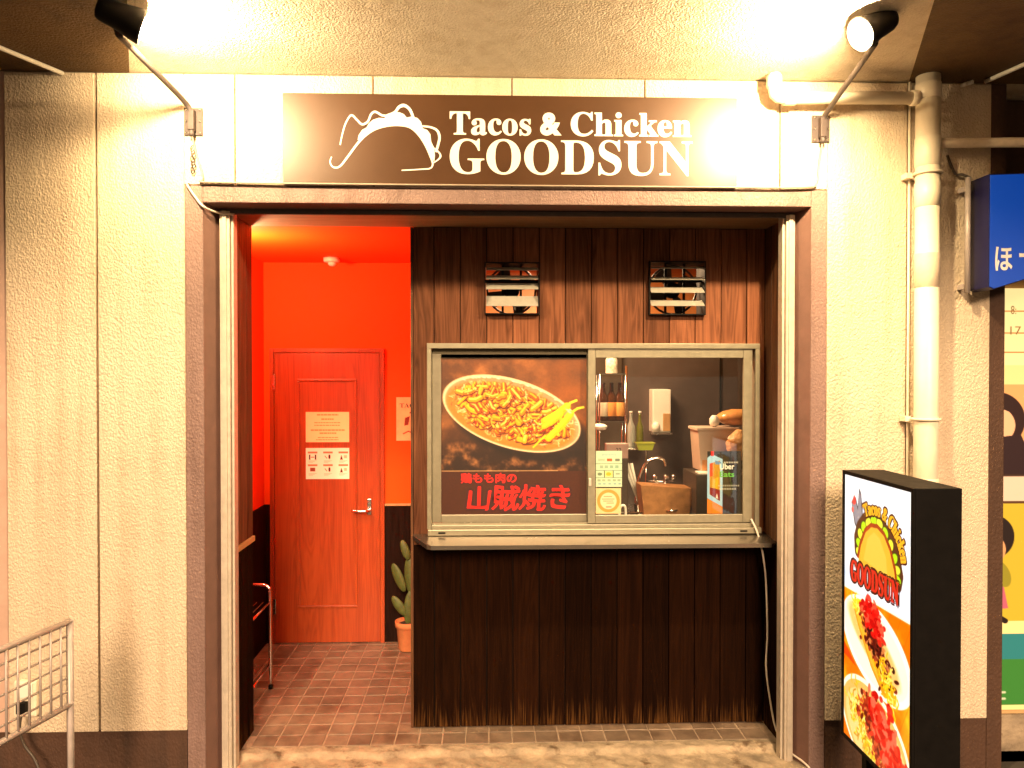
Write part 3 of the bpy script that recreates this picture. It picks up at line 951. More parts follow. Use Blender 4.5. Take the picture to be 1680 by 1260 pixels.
for k in range(760):     # noodles and shredded cabbage
    ra = math.sqrt(pr_.random()); an = pr_.uniform(0, 6.283)
    x, y = on_plate(ra, an, 108, 47)
    col = pr_.choice(pal) if ra < .72 else pr_.choice([(240, 206, 150), (206, 150, 80), (160, 96, 44), (226, 180, 110)])
    a0 = pr_.uniform(0, 6.283); L_ = pr_.uniform(10, 24) if ra < .7 else pr_.uniform(5, 9); cv = pr_.uniform(-.3, .3)
    pts = []
    for j in range(6):
        pts.append((x, y)); x += math.cos(a0) * L_ / 5; y += math.sin(a0) * L_ / 5; a0 += cv * 2
    ink.stroke(pts, pr_.uniform(1.4, 2.8), c255(*col), .9)
for k in range(210):      # golden strips of chicken, glossy above, browned below
    ra = math.sqrt(pr_.random()) * .93; an = pr_.uniform(0, 6.283)
    x, y = on_plate(ra, an, 106, 45)
    t_ = pr_.gauss(-0.3, 1.0); L_ = pr_.uniform(7, 22); w_ = pr_.uniform(3, 9)
    dx, dy = math.cos(t_) * L_ / 2, math.sin(t_) * L_ / 2
    bow = pr_.uniform(-3, 3)
    P3 = [(x - dx, y - dy), (x - dy * .15 + bow * .3, y + dx * .1 + bow), (x + dx, y + dy)]
    ink.stroke([(q[0] + .8, q[1] + 1.8) for q in P3], w_ + 1.5, c255(96, 34, 6), .8, soft=2)
    ink.stroke(P3, w_, c255(*pr_.choice([(250, 160, 10), (240, 140, 8), (226, 116, 10), (252, 178, 30), (206, 90, 8)])), 1)
    ink.stroke([(q[0] - .4, q[1] - w_ * .22) for q in P3], w_ * .42, c255(*pr_.choice([(255, 206, 60), (255, 220, 110), (255, 190, 40)])), .9)
    if pr_.random() < .4: ink.ell(x + pr_.uniform(-4, 4), y + 2, pr_.uniform(2, 4), pr_.uniform(1.2, 2.4), t_, c255(176, 30, 6), .85)
for k in range(120):     # highlights and browned crumbs
    ra = math.sqrt(pr_.random()) * .9; x, y = on_plate(ra, pr_.uniform(0, 6.283), 104, 44)
    ink.ell(x, y, pr_.uniform(.8, 2), pr_.uniform(.6, 1.2), pr_.uniform(0, 3), c255(*pr_.choice([(255, 236, 170), (255, 244, 210), (110, 34, 8)])), .8)
for x0, y0, x1, y1, w in ((178, 110, 216, 84, 13), (184, 140, 222, 98, 12), (176, 120, 206, 98, 9)):   # yellow pickled peppers
    ink.stroke([(x0, y0), ((x0 + x1) / 2 + 2, (y0 + y1) / 2 + 1), (x1, y1)], w, c255(226, 190, 0))
    ink.stroke([(x0, y0 - 2), ((x0 + x1) / 2 + 1, (y0 + y1) / 2 - 2), (x1, y1 - 2)], w * .5, c255(255, 238, 40))
ink.stroke([(212, 88), (222, 78), (232, 74)], 4, c255(232, 224, 60)); ink.stroke([(220, 98), (234, 88), (244, 86)], 4, c255(232, 224, 60))
ink.stroke([(158, 156), (178, 136)], 3, c255(240, 210, 40))
for k in range(26):
    t = pr_.uniform(-2.6, -.2)
    x, y = pcx + 117 * math.cos(t) * ca - 55 * math.sin(t) * sa, pcy + 117 * math.cos(t) * sa + 55 * math.sin(t) * ca
    ink.ell(x, y, 3, 1.2, pa, c255(255, 240, 214), .6)
band = 198
ink.rect(0, band, W_, H_, c255(72, 32, 10))
ink.rect(0, band - 1.5, W_ * .8, band, c255(214, 170, 120), .8)
ink.a *= (0.94 + 0.12 * ink.noise(2.5, 2, 9))[..., None]
ink.a = np.clip(ink.a, 0, 1) ** 1.1 * 0.93
PX0, PX1, PZ0, PZ1 = -0.231, 0.511, 1.0865, 1.8825
PY = 0.4485
ink.sheet('sheet', lambda u, v: (PX0 + (PX1 - PX0) * u, PY, PZ0 + (PZ1 - PZ0) * v), M_PRINT, fp)
def pl_xz(y):
    return lambda u, v: (u, y, v)
def pl_lift(y):
    return lambda u, v, d: (u, y - d, v)
fat_text('鶏もも肉の', (-0.138, 0.158, 1.240, 1.304), pl_lift(PY - 0.0006), M_DKRED_INK, fp, 'outline_lettering', 0.0085)
fat_text('鶏もも肉の', (-0.133, 0.153, 1.245, 1.299), pl_lift(PY - 0.0012), M_RED_INK, fp, 'brush_lettering', 0.0022, 6)
def brush(u, v):
    return (u + (v - 1.17) * 0.10 + 0.004 * math.sin(v * 90), v + 0.006 * (u - .14) + 0.004 * math.sin(u * 40))
fat_text('山賊焼き', (-0.110, 0.438, 1.093, 1.249), pl_lift(PY - 0.0006), M_DKRED_INK, fp, 'outline_lettering', 0.015, warp=brush)
fat_text('山賊焼き', (-0.098, 0.426, 1.105, 1.237), pl_lift(PY - 0.0012), M_RED_INK, fp, 'brush_lettering', 0.0035, warp=brush)

# ---- stickers on the right pane (stuck to the inner face of the glass)
GY = 0.4185
cs = thing('card_sticker', (0.62, GY, 1.23), 'pale green payment card sticker low on the right pane', 'sticker')
k_ = Ink(90, 120, c255(206, 222, 196))
for y in (42, 64, 88): k_.rect(0, y, 90, y + 2, c255(120, 140, 120))
k_.rect(28, 66, 31, 88, c255(70, 80, 60)); k_.rect(58, 66, 61, 88, c255(70, 80, 60))
k_.rect(31, 67, 58, 87, c255(232, 224, 150)); k_.ell(44, 77, 9, 6, 0, c255(220, 180, 30))
k_.rect(38, 26, 56, 35, c255(200, 90, 50)); k_.rect(66, 26, 82, 35, c255(120, 125, 115)); k_.rect(8, 26, 32, 34, c255(176, 192, 168))
for i, x in enumerate((14, 30, 48, 66)): k_.rect(x, 48, x + 12, 58, c255(150 - i * 5, 170, 150), .8)
k_.ell(14, 77, 8, 5, 0, c255(120, 135, 110)); k_.rect(68, 74, 82, 79, c255(150, 165, 145))
for x in (6, 22, 40, 58, 74): k_.rect(x, 94, x + 11, 101, c255(150, 165, 140), .8); k_.rect(x + 3, 106, x + 12, 112, c255(140, 170, 180), .8)
for x in range(20, 66, 5): k_.rect(x, 9, x + 4, 17, c255(160, 190, 190), .9)
k_.sheet('sheet', lambda u, v: (0.5555 + 0.1335 * u, GY, 1.228 + 0.184 * v), M_PRINTP, cs)
rsn = thing('round_seal_sticker', (0.62, GY, 1.09), 'cream sticker with an orange ring under the card sticker', 'sticker')
k_ = Ink(90, 90, c255(240, 206, 160))
k_.ell(45, 45, 40, 40, 0, c255(226, 156, 70)); k_.ell(45, 45, 29, 29, 0, c255(244, 220, 186))
for y, a, b in ((28, 28, 58), (37, 22, 66), (44, 26, 62), (51, 38, 64)): k_.rect(a, y, b, y + 3, c255(190, 130, 90), .8)
k_.rect(36, 64, 56, 68, c255(120, 90, 70), .8)
k_.sheet('sheet', lambda u, v: (0.5555 + 0.129 * u, GY, 1.0915 + 0.130 * v), M_PRINTP, rsn)
ub = thing('delivery_sticker', (1.21, GY, 1.09), 'black delivery service sticker with bright photo in window corner', 'sticker')
k_ = Ink(110, 200, c255(24, 18, 10))
k_.poly([(0, 22), (16, 10), (50, 26), (50, 178), (0, 150)], c255(150, 190, 226))
k_.poly([(8, 40), (42, 30), (42, 160), (8, 138)], c255(176, 130, 20))
k_.poly([(8, 40), (18, 37), (18, 80), (8, 82)], c255(200, 70, 20)); k_.poly([(18, 90), (36, 84), (34, 120), (16, 116)], c255(226, 160, 20))
k_.poly([(9, 116), (42, 124), (42, 160), (9, 138)], c255(120, 22, 8)); k_.poly([(26, 30), (46, 36), (46, 44), (26, 42)], c255(90, 130, 180))
k_.rect(12, 0, 22, 16, c255(200, 30, 10)); k_.poly([(0, 150), (50, 178), (50, 200), (0, 200)], c255(206, 118, 20))
k_.poly([(28, 150), (32, 134), (36, 152)], c255(230, 220, 210))
for x in range(54, 98, 8): k_.rect(x, 34, x + 6, 39, c255(196, 190, 180), .8)
for x in range(36, 100, 7): k_.rect(x, 108, x + 5, 113, c255(190, 186, 176), .7)
for x in range(40, 90, 8): k_.rect(x, 118, x + 6, 124, c255(200, 196, 186), .7)
k_.sheet('sheet', lambda u, v: (1.128 + 0.174 * u, GY, 1.0885 + 0.320 * v), M_PRINT, ub)
put_text('Uber', (1.192, 1.268, 1.315, 1.345), pl_xz(GY - 0.0005), M_WHITE_INK, ub, 'lettering', bold=0.02, joined=True)
put_text('Eats', (1.192, 1.268, 1.276, 1.304), pl_xz(GY - 0.0005), M_GREEN_INK, ub, 'lettering', bold=0.02, joined=True)

# ================================================================== FAN VENTS
M_LOUVRE = plain('grey_louvre_paint', (0.30, 0.275, 0.235), 0.5, 0.1, var=0.12, scale=30)
M_WARMBOARD = plain('varnished_pine_board', (0.62, 0.27, 0.07), 0.5, var=0.2, scale=6)
def vent(x0, x1, z0, z1, label, angs):
    v = thing('fan_vent', ((x0 + x1) / 2, 0.43, z0), label, 'vent', 'louvred fan vents above the window')
    f = MB()
    t = 0.006
    f.box(x0, x0 + t, 0.405, 0.56, z0, z1); f.box(x1 - t, x1, 0.405, 0.56, z0, z1)
    f.box(x0 + t, x1 - t, 0.405, 0.56, z0, z0 + t); f.box(x0 + t, x1 - t, 0.405, 0.56, z1 - t, z1)
    f.build('frame', M_BLACKM, v)
    for zc, a in angs:
        d = 0.030
        m = MB()
        c, s_ = math.cos(a), math.sin(a)
        p = [(-d * c, -d * s_), (d * c, d * s_)]
        nx_, nz_ = -s_ * 0.0012, c * 0.0012
        m.prism([(0.418 + p[0][0] + nx_, zc + p[0][1] + nz_), (0.418 + p[1][0] + nx_, zc + p[1][1] + nz_), (0.418 + p[1][0] - nx_, zc + p[1][1] - nz_), (0.418 + p[0][0] - nx_, zc + p[0][1] - nz_)], lambda u, w, q: (x0 + 0.008 + q, u, w), x1 - x0 - 0.016)
        m.build('louvre', M_LOUVRE, v)
    gd = MB()
    for k in (1, 2):
        xx = x0 + (x1 - x0) * k / 3
        gd.box(xx - 0.006, xx + 0.006, 0.466, 0.474, z0 + t, z1 - t)
    zz = z0 + (z1 - z0) * 0.66
    gd.box(x0 + t, x1 - t, 0.4745, 0.482, zz - 0.008, zz + 0.008)
    gd.build('guard', M_BLACKM, v)
    cx, cz = (x0 + x1) / 2, (z0 + z1) / 2
    rg = MB()
    rg.tube([(cx + 0.125 * math.cos(q * math.pi / 16), 0.515, cz + 0.125 * math.sin(q * math.pi / 16)) for q in range(33)], 0.006, 8, caps=False)
    rg.build('fan_ring', M_KITDARK, v)
    hub = MB().lathe([(0.03, 0), (0.042, 0.012), (0.042, 0.05), (0.02, 0.06)], (cx, 0.50, cz), 16, (0, 1, 0)).build('fan_motor', M_BLACKM, v)
    for k in range(4):
        a = k * math.pi / 2 + 0.5
        bl = MB()
        pts = [(0.03, -0.016), (0.115, -0.05), (0.12, 0.0), (0.11, 0.036), (0.03, 0.014)]
        fa = [bl.bm.verts.new((cx + r_ * math.cos(a) - w * math.sin(a), 0.53 + w * 0.6, cz + r_ * math.sin(a) + w * math.cos(a))) for r_, w in pts]
        fb = [bl.bm.verts.new((q.co.x, q.co.y + 0.002, q.co.z)) for q in fa]
        bl.bm.faces.new(fa); bl.bm.faces.new(fb[::-1])
        for i in range(5): bl.bm.faces.new((fa[(i + 1) % 5], fa[i], fb[i], fb[(i + 1) % 5]))
        bl.build('fan_blade', M_KITDARK, v)
    return v
vent(-0.011, 0.268, 2.105, 2.368, 'louvred fan vent above the food poster', ((2.335, R(20)), (2.292, R(24)), (2.247, R(36)), (2.172, R(62))))
vent(0.825, 1.114, 2.104, 2.378, 'louvred fan vent above the clear right pane', ((2.345, R(16)), (2.290, R(18)), (2.232, R(34)), (2.165, R(34))))

# ================================================================== SIGN BOARD
sg = thing('shop_sign', (0.11, -0.02, 2.66), 'long brown sign board with white taco drawing and shop name', 'sign')
SX0, SX1, SZ0, SZ1 = -0.906, 1.133, 2.652, 3.052
MB().box(SX0, SX1, -0.010, -0.0005, SZ0, SZ1, bevel=0.0015).build('board', M_SIGN, sg)
SY = -0.0112
put_text(serif('Tacos') , (-0.165, 0.200, 2.872, 2.978), pl_xz(SY), M_LETTER, sg, 'letter', bold=0.012)
put_text('&', (0.240, 0.337, 2.874, 2.977), pl_xz(SY), M_LETTER, sg, 'letter', bold=0.045)
put_text(serif('Chicken'), (0.378, 0.925, 2.872, 2.982), pl_xz(SY), M_LETTER, sg, 'letter', bold=0.012)
put_text(serif('GOODSUN'), (-0.165, 0.931, 2.697, 2.857), pl_xz(SY), M_LETTER, sg, 'letter', bold=0.004)
def logo_pt(px, py):
    return (-0.694 + (px / 4 - 121.0) * 0.00270, 3.002 - (py / 4 - 71.0) * 0.002743)
lg = MB()
def ribbon(mb, pts, w, y):
    P_ = [Vector((a, 0, b)) for a, b in (logo_pt(*p) for p in pts)]
    P_ = smooth_path(P_, 6)
    n_ = len(P_)
    L_, R_ = [], []
    for i, p in enumerate(P_):
        d = (P_[min(i + 1, n_ - 1)] - P_[max(i - 1, 0)]).normalized()
        q = Vector((-d.z, 0, d.x))
        t = i / (n_ - 1)
        ww = (w[0] + (w[1] - w[0]) * min(1, t * 2)) if t < .5 else (w[1] + (w[2] - w[1]) * (t * 2 - 1))
        ww *= 0.002743 / 8
        a = p + q * ww; b = p - q * ww
        L_.append(mb.bm.verts.new((a.x, y, a.z))); R_.append(mb.bm.verts.new((b.x, y, b.z)))
    for i in range(n_ - 1):
        mb.bm.faces.new((L_[i], L_[i + 1], R_[i + 1], R_[i]))
ribbon(lg, [(490, 622), (480, 655), (495, 685), (525, 692), (556, 672), (600, 615), (680, 512), (760, 448), (850, 417), (940, 411), (1012, 428), (1070, 482), (1112, 550), (1142, 620), (1155, 662), (1140, 690), (1090, 697), (950, 706)], (7, 17, 7), SY)
ribbon(lg, [(546, 545), (562, 470), (585, 400), (620, 352), (655, 380), (690, 410), (728, 392), (750, 345), (778, 328), (820, 350), (856, 354)], (8, 13, 13), SY - 0.0003)
ribbon(lg, [(850, 352), (905, 330), (935, 295), (970, 286), (1005, 312), (1028, 365)], (12, 21, 16), SY - 0.0006)
ribbon(lg, [(1080, 418), (1140, 424), (1185, 446), (1200, 490), (1190, 540), (1176, 585)], (10, 17, 16), SY - 0.0003)
ribbon(lg, [(1165, 560), (1200, 592), (1206, 615), (1190, 635), (1160, 656)], (8, 13, 6), SY - 0.0006)
lump = [(662, 512), (668, 482), (690, 448), (722, 430), (735, 405), (760, 382), (800, 368), (838, 370), (860, 345), (895, 331), (935, 330), (965, 342), (984, 364), (1018, 357), (1055, 366), (1078, 390), (1090, 432), (1120, 444), (1140, 470), (1146, 520), (1166, 560), (1170, 610), (1165, 650), (1148, 622), (1116, 550), (1074, 480), (1014, 425), (940, 407), (850, 413), (760, 444), (680, 508)]
fv = [lg.bm.verts.new((logo_pt(*p)[0], SY - 0.0009, logo_pt(*p)[1])) for p in lump]
bmesh.ops.triangulate(lg.bm, faces=[lg.bm.faces.new(fv)])
lg.build('taco_logo', M_LETTER, sg, fix=False)

# ================================================================== FLOODLIGHTS
def floodlight(base, bend, head, axis, label, reach):
    """base: bracket on the wall, bend: arm elbow, head: lens centre"""
    bx, by, bz = base
    f = thing('floodlight', (bx, by, bz), label, 'floodlight', 'floodlights on wall arms')
    axis = Vector(axis).normalized()
    MB().box(bx - 0.040, bx + 0.040, -0.010, -0.0005, bz - 0.060, bz + 0.060, bevel=0.001).build('bracket_plate', M_GALV, f)
    for sx in (-1, 1):
        for dz in (-0.05, 0.0, 0.05):
            MB().lathe([(0.0045, 0), (0.0045, 0.004), (0.002, 0.006)], (bx + sx * 0.030, -0.010, bz + dz), 8, (0, -1, 0)).build('bolt', M_STEEL, f)
    hd_ = Vector(head)
    tail = hd_ - axis * 0.13
    kn = tail + axis * 0.03 + Vector((0, 0.045, -0.055))
    arm = smooth_path([(bx, -0.030, bz - 0.07), (bx, -0.032, bz + 0.03), bend, tuple(Vector(bend).lerp(kn, 0.6)), tuple(kn)], 6)
    MB().tube(arm, 0.0115, 12).build('arm', M_GREYM, f)
    MB().box(bx - 0.014, bx + 0.014, -0.044, -0.0105, bz - 0.045, bz + 0.045, bevel=0.003).build('clamp', M_GALV, f)
    MB().tube([kn, tail + axis * 0.03], 0.010, 10).build('knuckle', M_BLACKM, f)
    h = MB()
    h.lathe([(0.022, -0.02), (0.038, -0.015), (0.044, 0.0), (0.049, 0.06), (0.058, 0.10), (0.064, 0.13), (0.064, 0.136), (0.059, 0.136), (0.055, 0.126)], tail, 28, axis)
    h.build('lamp_head', M_BLACKM, f)
    MB().lathe([(0.0555, 0), (0.0555, 0.003), (0.032, 0.007), (0.001, 0.009)], hd_ - axis * 0.004, 28, axis).build('lens', M_LENS, f)
    ld = bpy.data.lights.new('floodlight_lamp', 'POINT')
    ld.shadow_soft_size = 0.028
    ld.energy = FLOOD_W; ld.color = FLOOD_COL
    lo = bpy.data.objects.new('lamp_light', ld)
    COL.objects.link(lo)
    lo.parent = f
    lo.location = (hd_ + axis * reach) - Vector((bx, by, bz))
    return f
M_LENS = glow('lit_lens', (1.0, 0.86, 0.62), 60.0)
floodlight((-1.298, 0.0, 2.920), (-1.318, -0.10, 2.995), (-1.250, -0.62, 3.060), (0.86, 0.42, -0.30), 'black floodlight on a bent arm left of the sign', 0.010)
floodlight((1.520, 0.0, 2.918), (1.522, -0.10, 2.985), (1.385, -0.65, 3.060), (-0.80, -0.16, -0.46), 'glaring floodlight on a straight arm right of the sign', 0.030)
for pts, r, lab in (
    ([(-1.298, -0.03, 2.86), (-1.285, -0.012, 2.78), (-1.262, -0.010, 2.70), (-1.258, -0.010, 2.665), (-1.268, -0.012, 2.655), (-1.20, -0.010, 2.653), (-0.9, -0.012, 2.650), (-0.3, -0.012, 2.6485), (0.4, -0.012, 2.6485), (1.0, -0.012, 2.649), (1.44, -0.012, 2.652), (1.50, -0.010, 2.675), (1.512, -0.010, 2.76), (1.520, -0.026, 2.85)], 0.0042, 'thin grey lamp cable along the top of the doorway surround'),
    ([(-1.318, -0.010, 2.652), (-1.325, -0.008, 2.64), (-1.29, -0.004, 2.585), (-1.255, -0.004, 2.545), (-1.22, 0.06, 2.535), (-1.15, 0.085, 2.53)], 0.0055, 'short pale cable slanting across the surround corner')):
    tag(MB().tube(smooth_path(pts, 6), r, 8).build('lamp_cable', M_CABLE if r < .005 else M_CABLEW), lab, 'cable')
ch = MB()
for k in range(5):
    c0 = Vector((-1.300 + 0.004 * (k % 2), -0.014, 2.80 - k * 0.024))
    ch.tube([c0 + Vector((0.008 * math.cos(q * .7854), 0.004 * math.sin(q * .7854 + k), 0.015 * math.sin(q * .7854))) for q in range(9)], 0.0024, 6, caps=False)
tag(ch.build('hanging_chain', M_GALV), 'short metal chain hanging under the left lamp bracket', 'chain')

# ================================================================== PIPES
dp = thing('drainpipe', (1.974, -0.08, 1.33), 'thick cream drainpipe down the wall right of the doorway', 'drainpipe')
MB().tube([(1.974, -0.08, -0.049), (1.974, -0.08, SOF - 0.0055)], 0.0505, 28).build('pipe', M_PVC, dp)
for z0, z1 in ((3.03, 3.10), (2.73, 2.86), (2.55, 2.66), (1.27, 1.335), (0.04, 0.11)):
    MB().lathe([(0.0508, 0), (0.0535, 0.002), (0.0535, z1 - z0 - .002), (0.0508, z1 - z0)], (1.974, -0.08, z0), 28).build('collar', M_PVC, dp)
MB().lathe([(0.0508, 0), (0.0525, 0.002), (0.0525, 0.15), (0.0508, 0.152)], (1.974, -0.08, 2.19), 28).build('tape_band', M_PVC_TAPE, dp)
for z in (2.70, 1.60):
    m = MB().tube([(1.974 + 0.056 * math.cos(q), -0.08 + 0.056 * math.sin(q), z) for q in [R(i * 12) for i in range(31)]], 0.007, 6, caps=False)
    m.box(1.895, 1.921, -0.05, -0.002, z - 0.012, z + 0.012); m.build('clip', M_PVC, dp)
bp_ = MB().tube([(1.277, -0.08, SOF - 0.0055), (1.277, -0.08, 3.075), (1.281, -0.08, 3.048), (1.297, -0.08, 3.035), (1.33, -0.08, 3.031), (1.93, -0.08, 3.037)], 0.0275, 20).build('branch_pipe', M_PVC, dp)
MB().lathe([(0.0285, 0), (0.033, 0.002), (0.033, 0.05), (0.0285, 0.052)], (1.322, -0.08, 3.031), 20, (1, 0, 0)).build('elbow_socket', M_PVC, bp_)
MB().lathe([(0.0285, 0), (0.033, 0.002), (0.033, 0.05), (0.0285, 0.052)], (1.277, -0.08, 3.075), 20, (0, 0, 1)).build('elbow_socket', M_PVC, bp_)
MB().lathe([(0.0285, 0), (0.034, 0.002), (0.034, 0.03), (0.0285, 0.032)], (1.895, -0.08, 3.0365), 20, (1, 0, 0)).build('elbow_socket', M_PVC, bp_)
tag(MB().tube([(2.03, -0.07, 2.84), (2.6, -0.07, 2.85), (4.0, -0.07, 2.87)], 0.022, 16).build('conduit_pipe', M_PVC_TAPE), 'horizontal grey brown conduit right of the drainpipe', 'pipe')
tag(MB().tube([(1.928, -0.012, 0.22), (1.928, -0.012, SOF - 0.0055)], 0.006, 10).build('cable_conduit', M_PVC), 'slim upright conduit running beside the drainpipe', 'pipe')
# strips along the soffit
for pts, lab in ((((-1.862, -0.012), (-2.03, -0.42), (-2.4, -1.3)), 'pale cable cover strip on the soffit at far left'), (((2.252, -0.055), (2.30, -0.28), (2.50, -1.2)), 'long pale cable cover strip on the soffit at far right'), (((2.172, -0.004), (2.185, -0.028), (2.197, -0.05)), 'short pale stub of cable cover on the right soffit')):
    m = MB()
    for (xa, ya), (xb, yb) in zip(pts[:-1], pts[1:]):
        m.tube([(xa, ya, SOF - 0.016), (xb, yb, SOF - 0.016)], 0.010, 8)
    tag(m.build('cable_cover', M_WHITEPL), lab, 'cable cover')

# ================================================================== STANDING LIGHT BOX (lit face turned to the left)
LBX0, LBX1, LBY0, LBY1, LBZ0, LBZ1 = 1.513, 1.684, -0.800, -0.262, 0.270, 1.397
lb = thing('light_box_sign', (1.60, -0.5, -0.05), 'black standing light box with lit taco photos beside the doorway', 'light box')
hb = MB()
fwid = 0.016
hb.box(LBX0 + 0.004, LBX1, LBY0, LBY1, LBZ0, LBZ1, bevel=0.003)
hb.build('housing', M_BLACKM, lb)
rm = MB()
rm.box(LBX0 - 0.006, LBX0 + 0.0035, LBY0, LBY0 + fwid, LBZ0, LBZ1, bevel=0.001)
rm.box(LBX0 - 0.006, LBX0 + 0.0035, LBY1 - fwid, LBY1, LBZ0, LBZ1, bevel=0.001)
rm.box(LBX0 - 0.006, LBX0 + 0.0035, LBY0 + fwid + .0003, LBY1 - fwid - .0003, LBZ1 - fwid, LBZ1, bevel=0.001)
rm.box(LBX0 - 0.006, LBX0 + 0.0035, LBY0 + fwid + .0003, LBY1 - fwid - .0003, LBZ0, LBZ0 + fwid, bevel=0.001)
rm.build('rim', M_BLACKM, lb)
for y in (-0.66, -0.35):
    MB().box(LBX0 + 0.05, LBX1 - 0.05, y - 0.02, y + 0.02, -0.045, LBZ0 - 0.001, bevel=0.002).build('leg', M_BLACKM, lb)
MB().box(LBX0 - 0.06, LBX1 + 0.06, -0.72, -0.29, -0.049, -0.030, bevel=0.003).build('base', M_BLACKM, lb)
FW, FH = 190, 452          # print, pixel rows from top, u from the wall side (left in view) to the street side
ik = Ink(FW, FH, c255(250, 250, 250))
sk = ik.noise(60, 4, 21)
skyc = np.array(c255(196, 214, 250))
mk = np.clip((sk - 0.42) * 3.2, 0, 1) * np.clip(1 - np.abs(ik.Y - 40) / 90, 0, 1) + np.clip((sk - .4) * 3, 0, 1) * np.clip(1 - np.abs(ik.Y - 170) / 30, 0, 1)
ik.a = ik.a * (1 - .85 * mk[..., None]) + skyc * .85 * mk[..., None]
# logo: grey bird, lettuce, shell
S_ = 1.0
LU = 16
def up(pts): return [(x, y - LU) for x, y in pts]
ik.poly(up([(22, 62), (30, 50), (36, 52), (42, 66), (46, 34), (52, 42), (56, 66), (60, 96), (44, 108), (32, 96)]), c255(60, 52, 56))
ik.poly(up([(24, 64), (31, 53), (35, 56), (42, 72), (47, 40), (51, 46), (54, 68), (58, 94), (44, 104), (34, 94)]), c255(140, 136, 144))
ik.poly(up([(24, 62), (30, 48), (35, 52), (36, 62), (30, 66)]), c255(226, 70, 60)); ik.ell(26, 74 - LU, 4, 5, 0, c255(226, 100, 90))
arc = up([(44, 140), (42, 118), (50, 98), (66, 82), (88, 76), (112, 82), (134, 98), (150, 122), (158, 148), (154, 164)])
ik.stroke(arc, 22, c255(90, 50, 24))
for i, (x, y) in enumerate(up([(46, 140), (46, 126), (50, 110), (60, 96), (74, 86), (90, 79), (106, 81), (122, 92), (136, 108), (146, 126), (152, 142), (154, 156)])):
    ik.ell(x, y, 10, 8, i * .6, c255(70, 90, 10)); ik.ell(x, y, 8.8, 6.8, i * .6, c255(180, 226, 20) if i % 2 else c255(232, 232, 60))
shell = up([(44, 158), (52, 130), (66, 104), (82, 92), (100, 90), (118, 98), (134, 118), (146, 146), (150, 166), (140, 172), (92, 168)])
ik.poly([(98 + (x - 98) * 1.08, y - 7) for x, y in shell], c255(160, 60, 16)); ik.poly(shell, c255(236, 176, 50))
ik.poly(up([(60, 150), (72, 112), (90, 98), (106, 104), (124, 130), (128, 160)]), c255(248, 196, 80), .7)
# photographs
ik.rect(0, 196, FW, FH, c255(250, 150, 20))
wn_ = ik.noise(40, 4, 31)
reg = ik.Y > 196
ik.a[reg] = (np.array(c255(248, 140, 10)) + (np.array(c255(255, 210, 60)) - np.array(c255(248, 140, 10))) * np.clip((wn_ - .35) * 2.4, 0, 1)[..., None])[reg]
for x0 in range(-60, 200, 26):
    ik.stroke([(x0, 452), (x0 + 120, 196)], 1.2, c255(196, 90, 10), .35)
ik.rect(0, 193, FW, 197, c255(255, 240, 200), .6)
ik.poly([(0, 290), (40, 320), (0, 312)], c255(226, 80, 20), .8)
ik.ell(94, 268, 104, 66, R(22), c255(255, 250, 236)); ik.ell(92, 268, 94, 56, R(22), c255(255, 244, 222))
ik.ell(88, 262, 84, 30, R(30), c255(240, 196, 110), .8, soft=6)
ik.poly([(26, 214), (50, 220), (104, 286), (140, 330), (120, 334), (84, 302), (46, 250)], c255(246, 170, 40)); ik.poly([(30, 216), (44, 220), (90, 284), (112, 320), (84, 296), (48, 246)], c255(252, 196, 80), .8)
pr2 = random.Random(3)
def bits(path, spread, n_, cols, rmin=2, rmax=5, grow=1.5):
    for _ in range(n_):
        t = pr2.random() * (len(path) - 1); i = int(t); t -= i
        x = path[i][0] * (1 - t) + path[i + 1][0] * t + pr2.gauss(0, spread); y = path[i][1] * (1 - t) + path[i + 1][1] * t + pr2.gauss(0, spread)
        ik.ell(x, y, pr2.uniform(rmin, rmax) * grow, pr2.uniform(rmin * .7, rmax * .7) * grow, pr2.uniform(0, 3), c255(*pr2.choice(cols)), .92)
def shreds(path, spread, n_, cols):
    for _ in range(n_):
        t = pr2.random() * (len(path) - 1); i = int(t); t -= i
        x = path[i][0] * (1 - t) + path[i + 1][0] * t + pr2.gauss(0, spread); y = path[i][1] * (1 - t) + path[i + 1][1] * t + pr2.gauss(0, spread)
        a = pr2.uniform(0, 6.28); L_ = pr2.uniform(8, 16)
        ik.stroke([(x, y), (x + L_ * .5 * math.cos(a), y + L_ * .5 * math.sin(a)), (x + L_ * math.cos(a + .5), y + L_ * math.sin(a + .5))], 3.0, c255(*pr2.choice(cols)), .9)
shreds([(30, 212), (46, 214)], 4, 24, [(250, 214, 40), (255, 232, 120)])
bits([(70, 226), (96, 258), (128, 300)], 10, 260, [(110, 30, 16), (140, 50, 26), (90, 24, 14), (180, 90, 50), (70, 18, 10), (220, 150, 90)], 2, 5)
shreds([(112, 286), (132, 312), (152, 336)], 8, 90, [(255, 216, 40), (250, 196, 20), (255, 236, 130), (226, 180, 40)])
bits([(64, 212), (86, 216), (104, 240)], 9, 120, [(226, 30, 20), (240, 60, 40), (200, 20, 14), (250, 110, 80)], 3, 6)
ik.ell(92, 408, 104, 72, R(24), c255(255, 246, 226)); ik.ell(92, 410, 98, 66, R(24), c255(240, 196, 120)); ik.ell(96, 416, 92, 58, R(24), c255(250, 222, 160), .8)
shreds([(40, 376), (66, 410), (104, 446)], 14, 260, [(250, 214, 60), (236, 190, 40), (255, 236, 150), (206, 160, 40)])
bits([(76, 364), (100, 400), (130, 444)], 14, 320, [(160, 50, 20), (190, 70, 34), (130, 36, 16), (216, 110, 60)], 2, 5)
bits([(100, 366), (130, 400), (160, 444)], 13, 260, [(236, 40, 22), (250, 80, 50), (206, 26, 14), (255, 130, 100)], 3, 7)
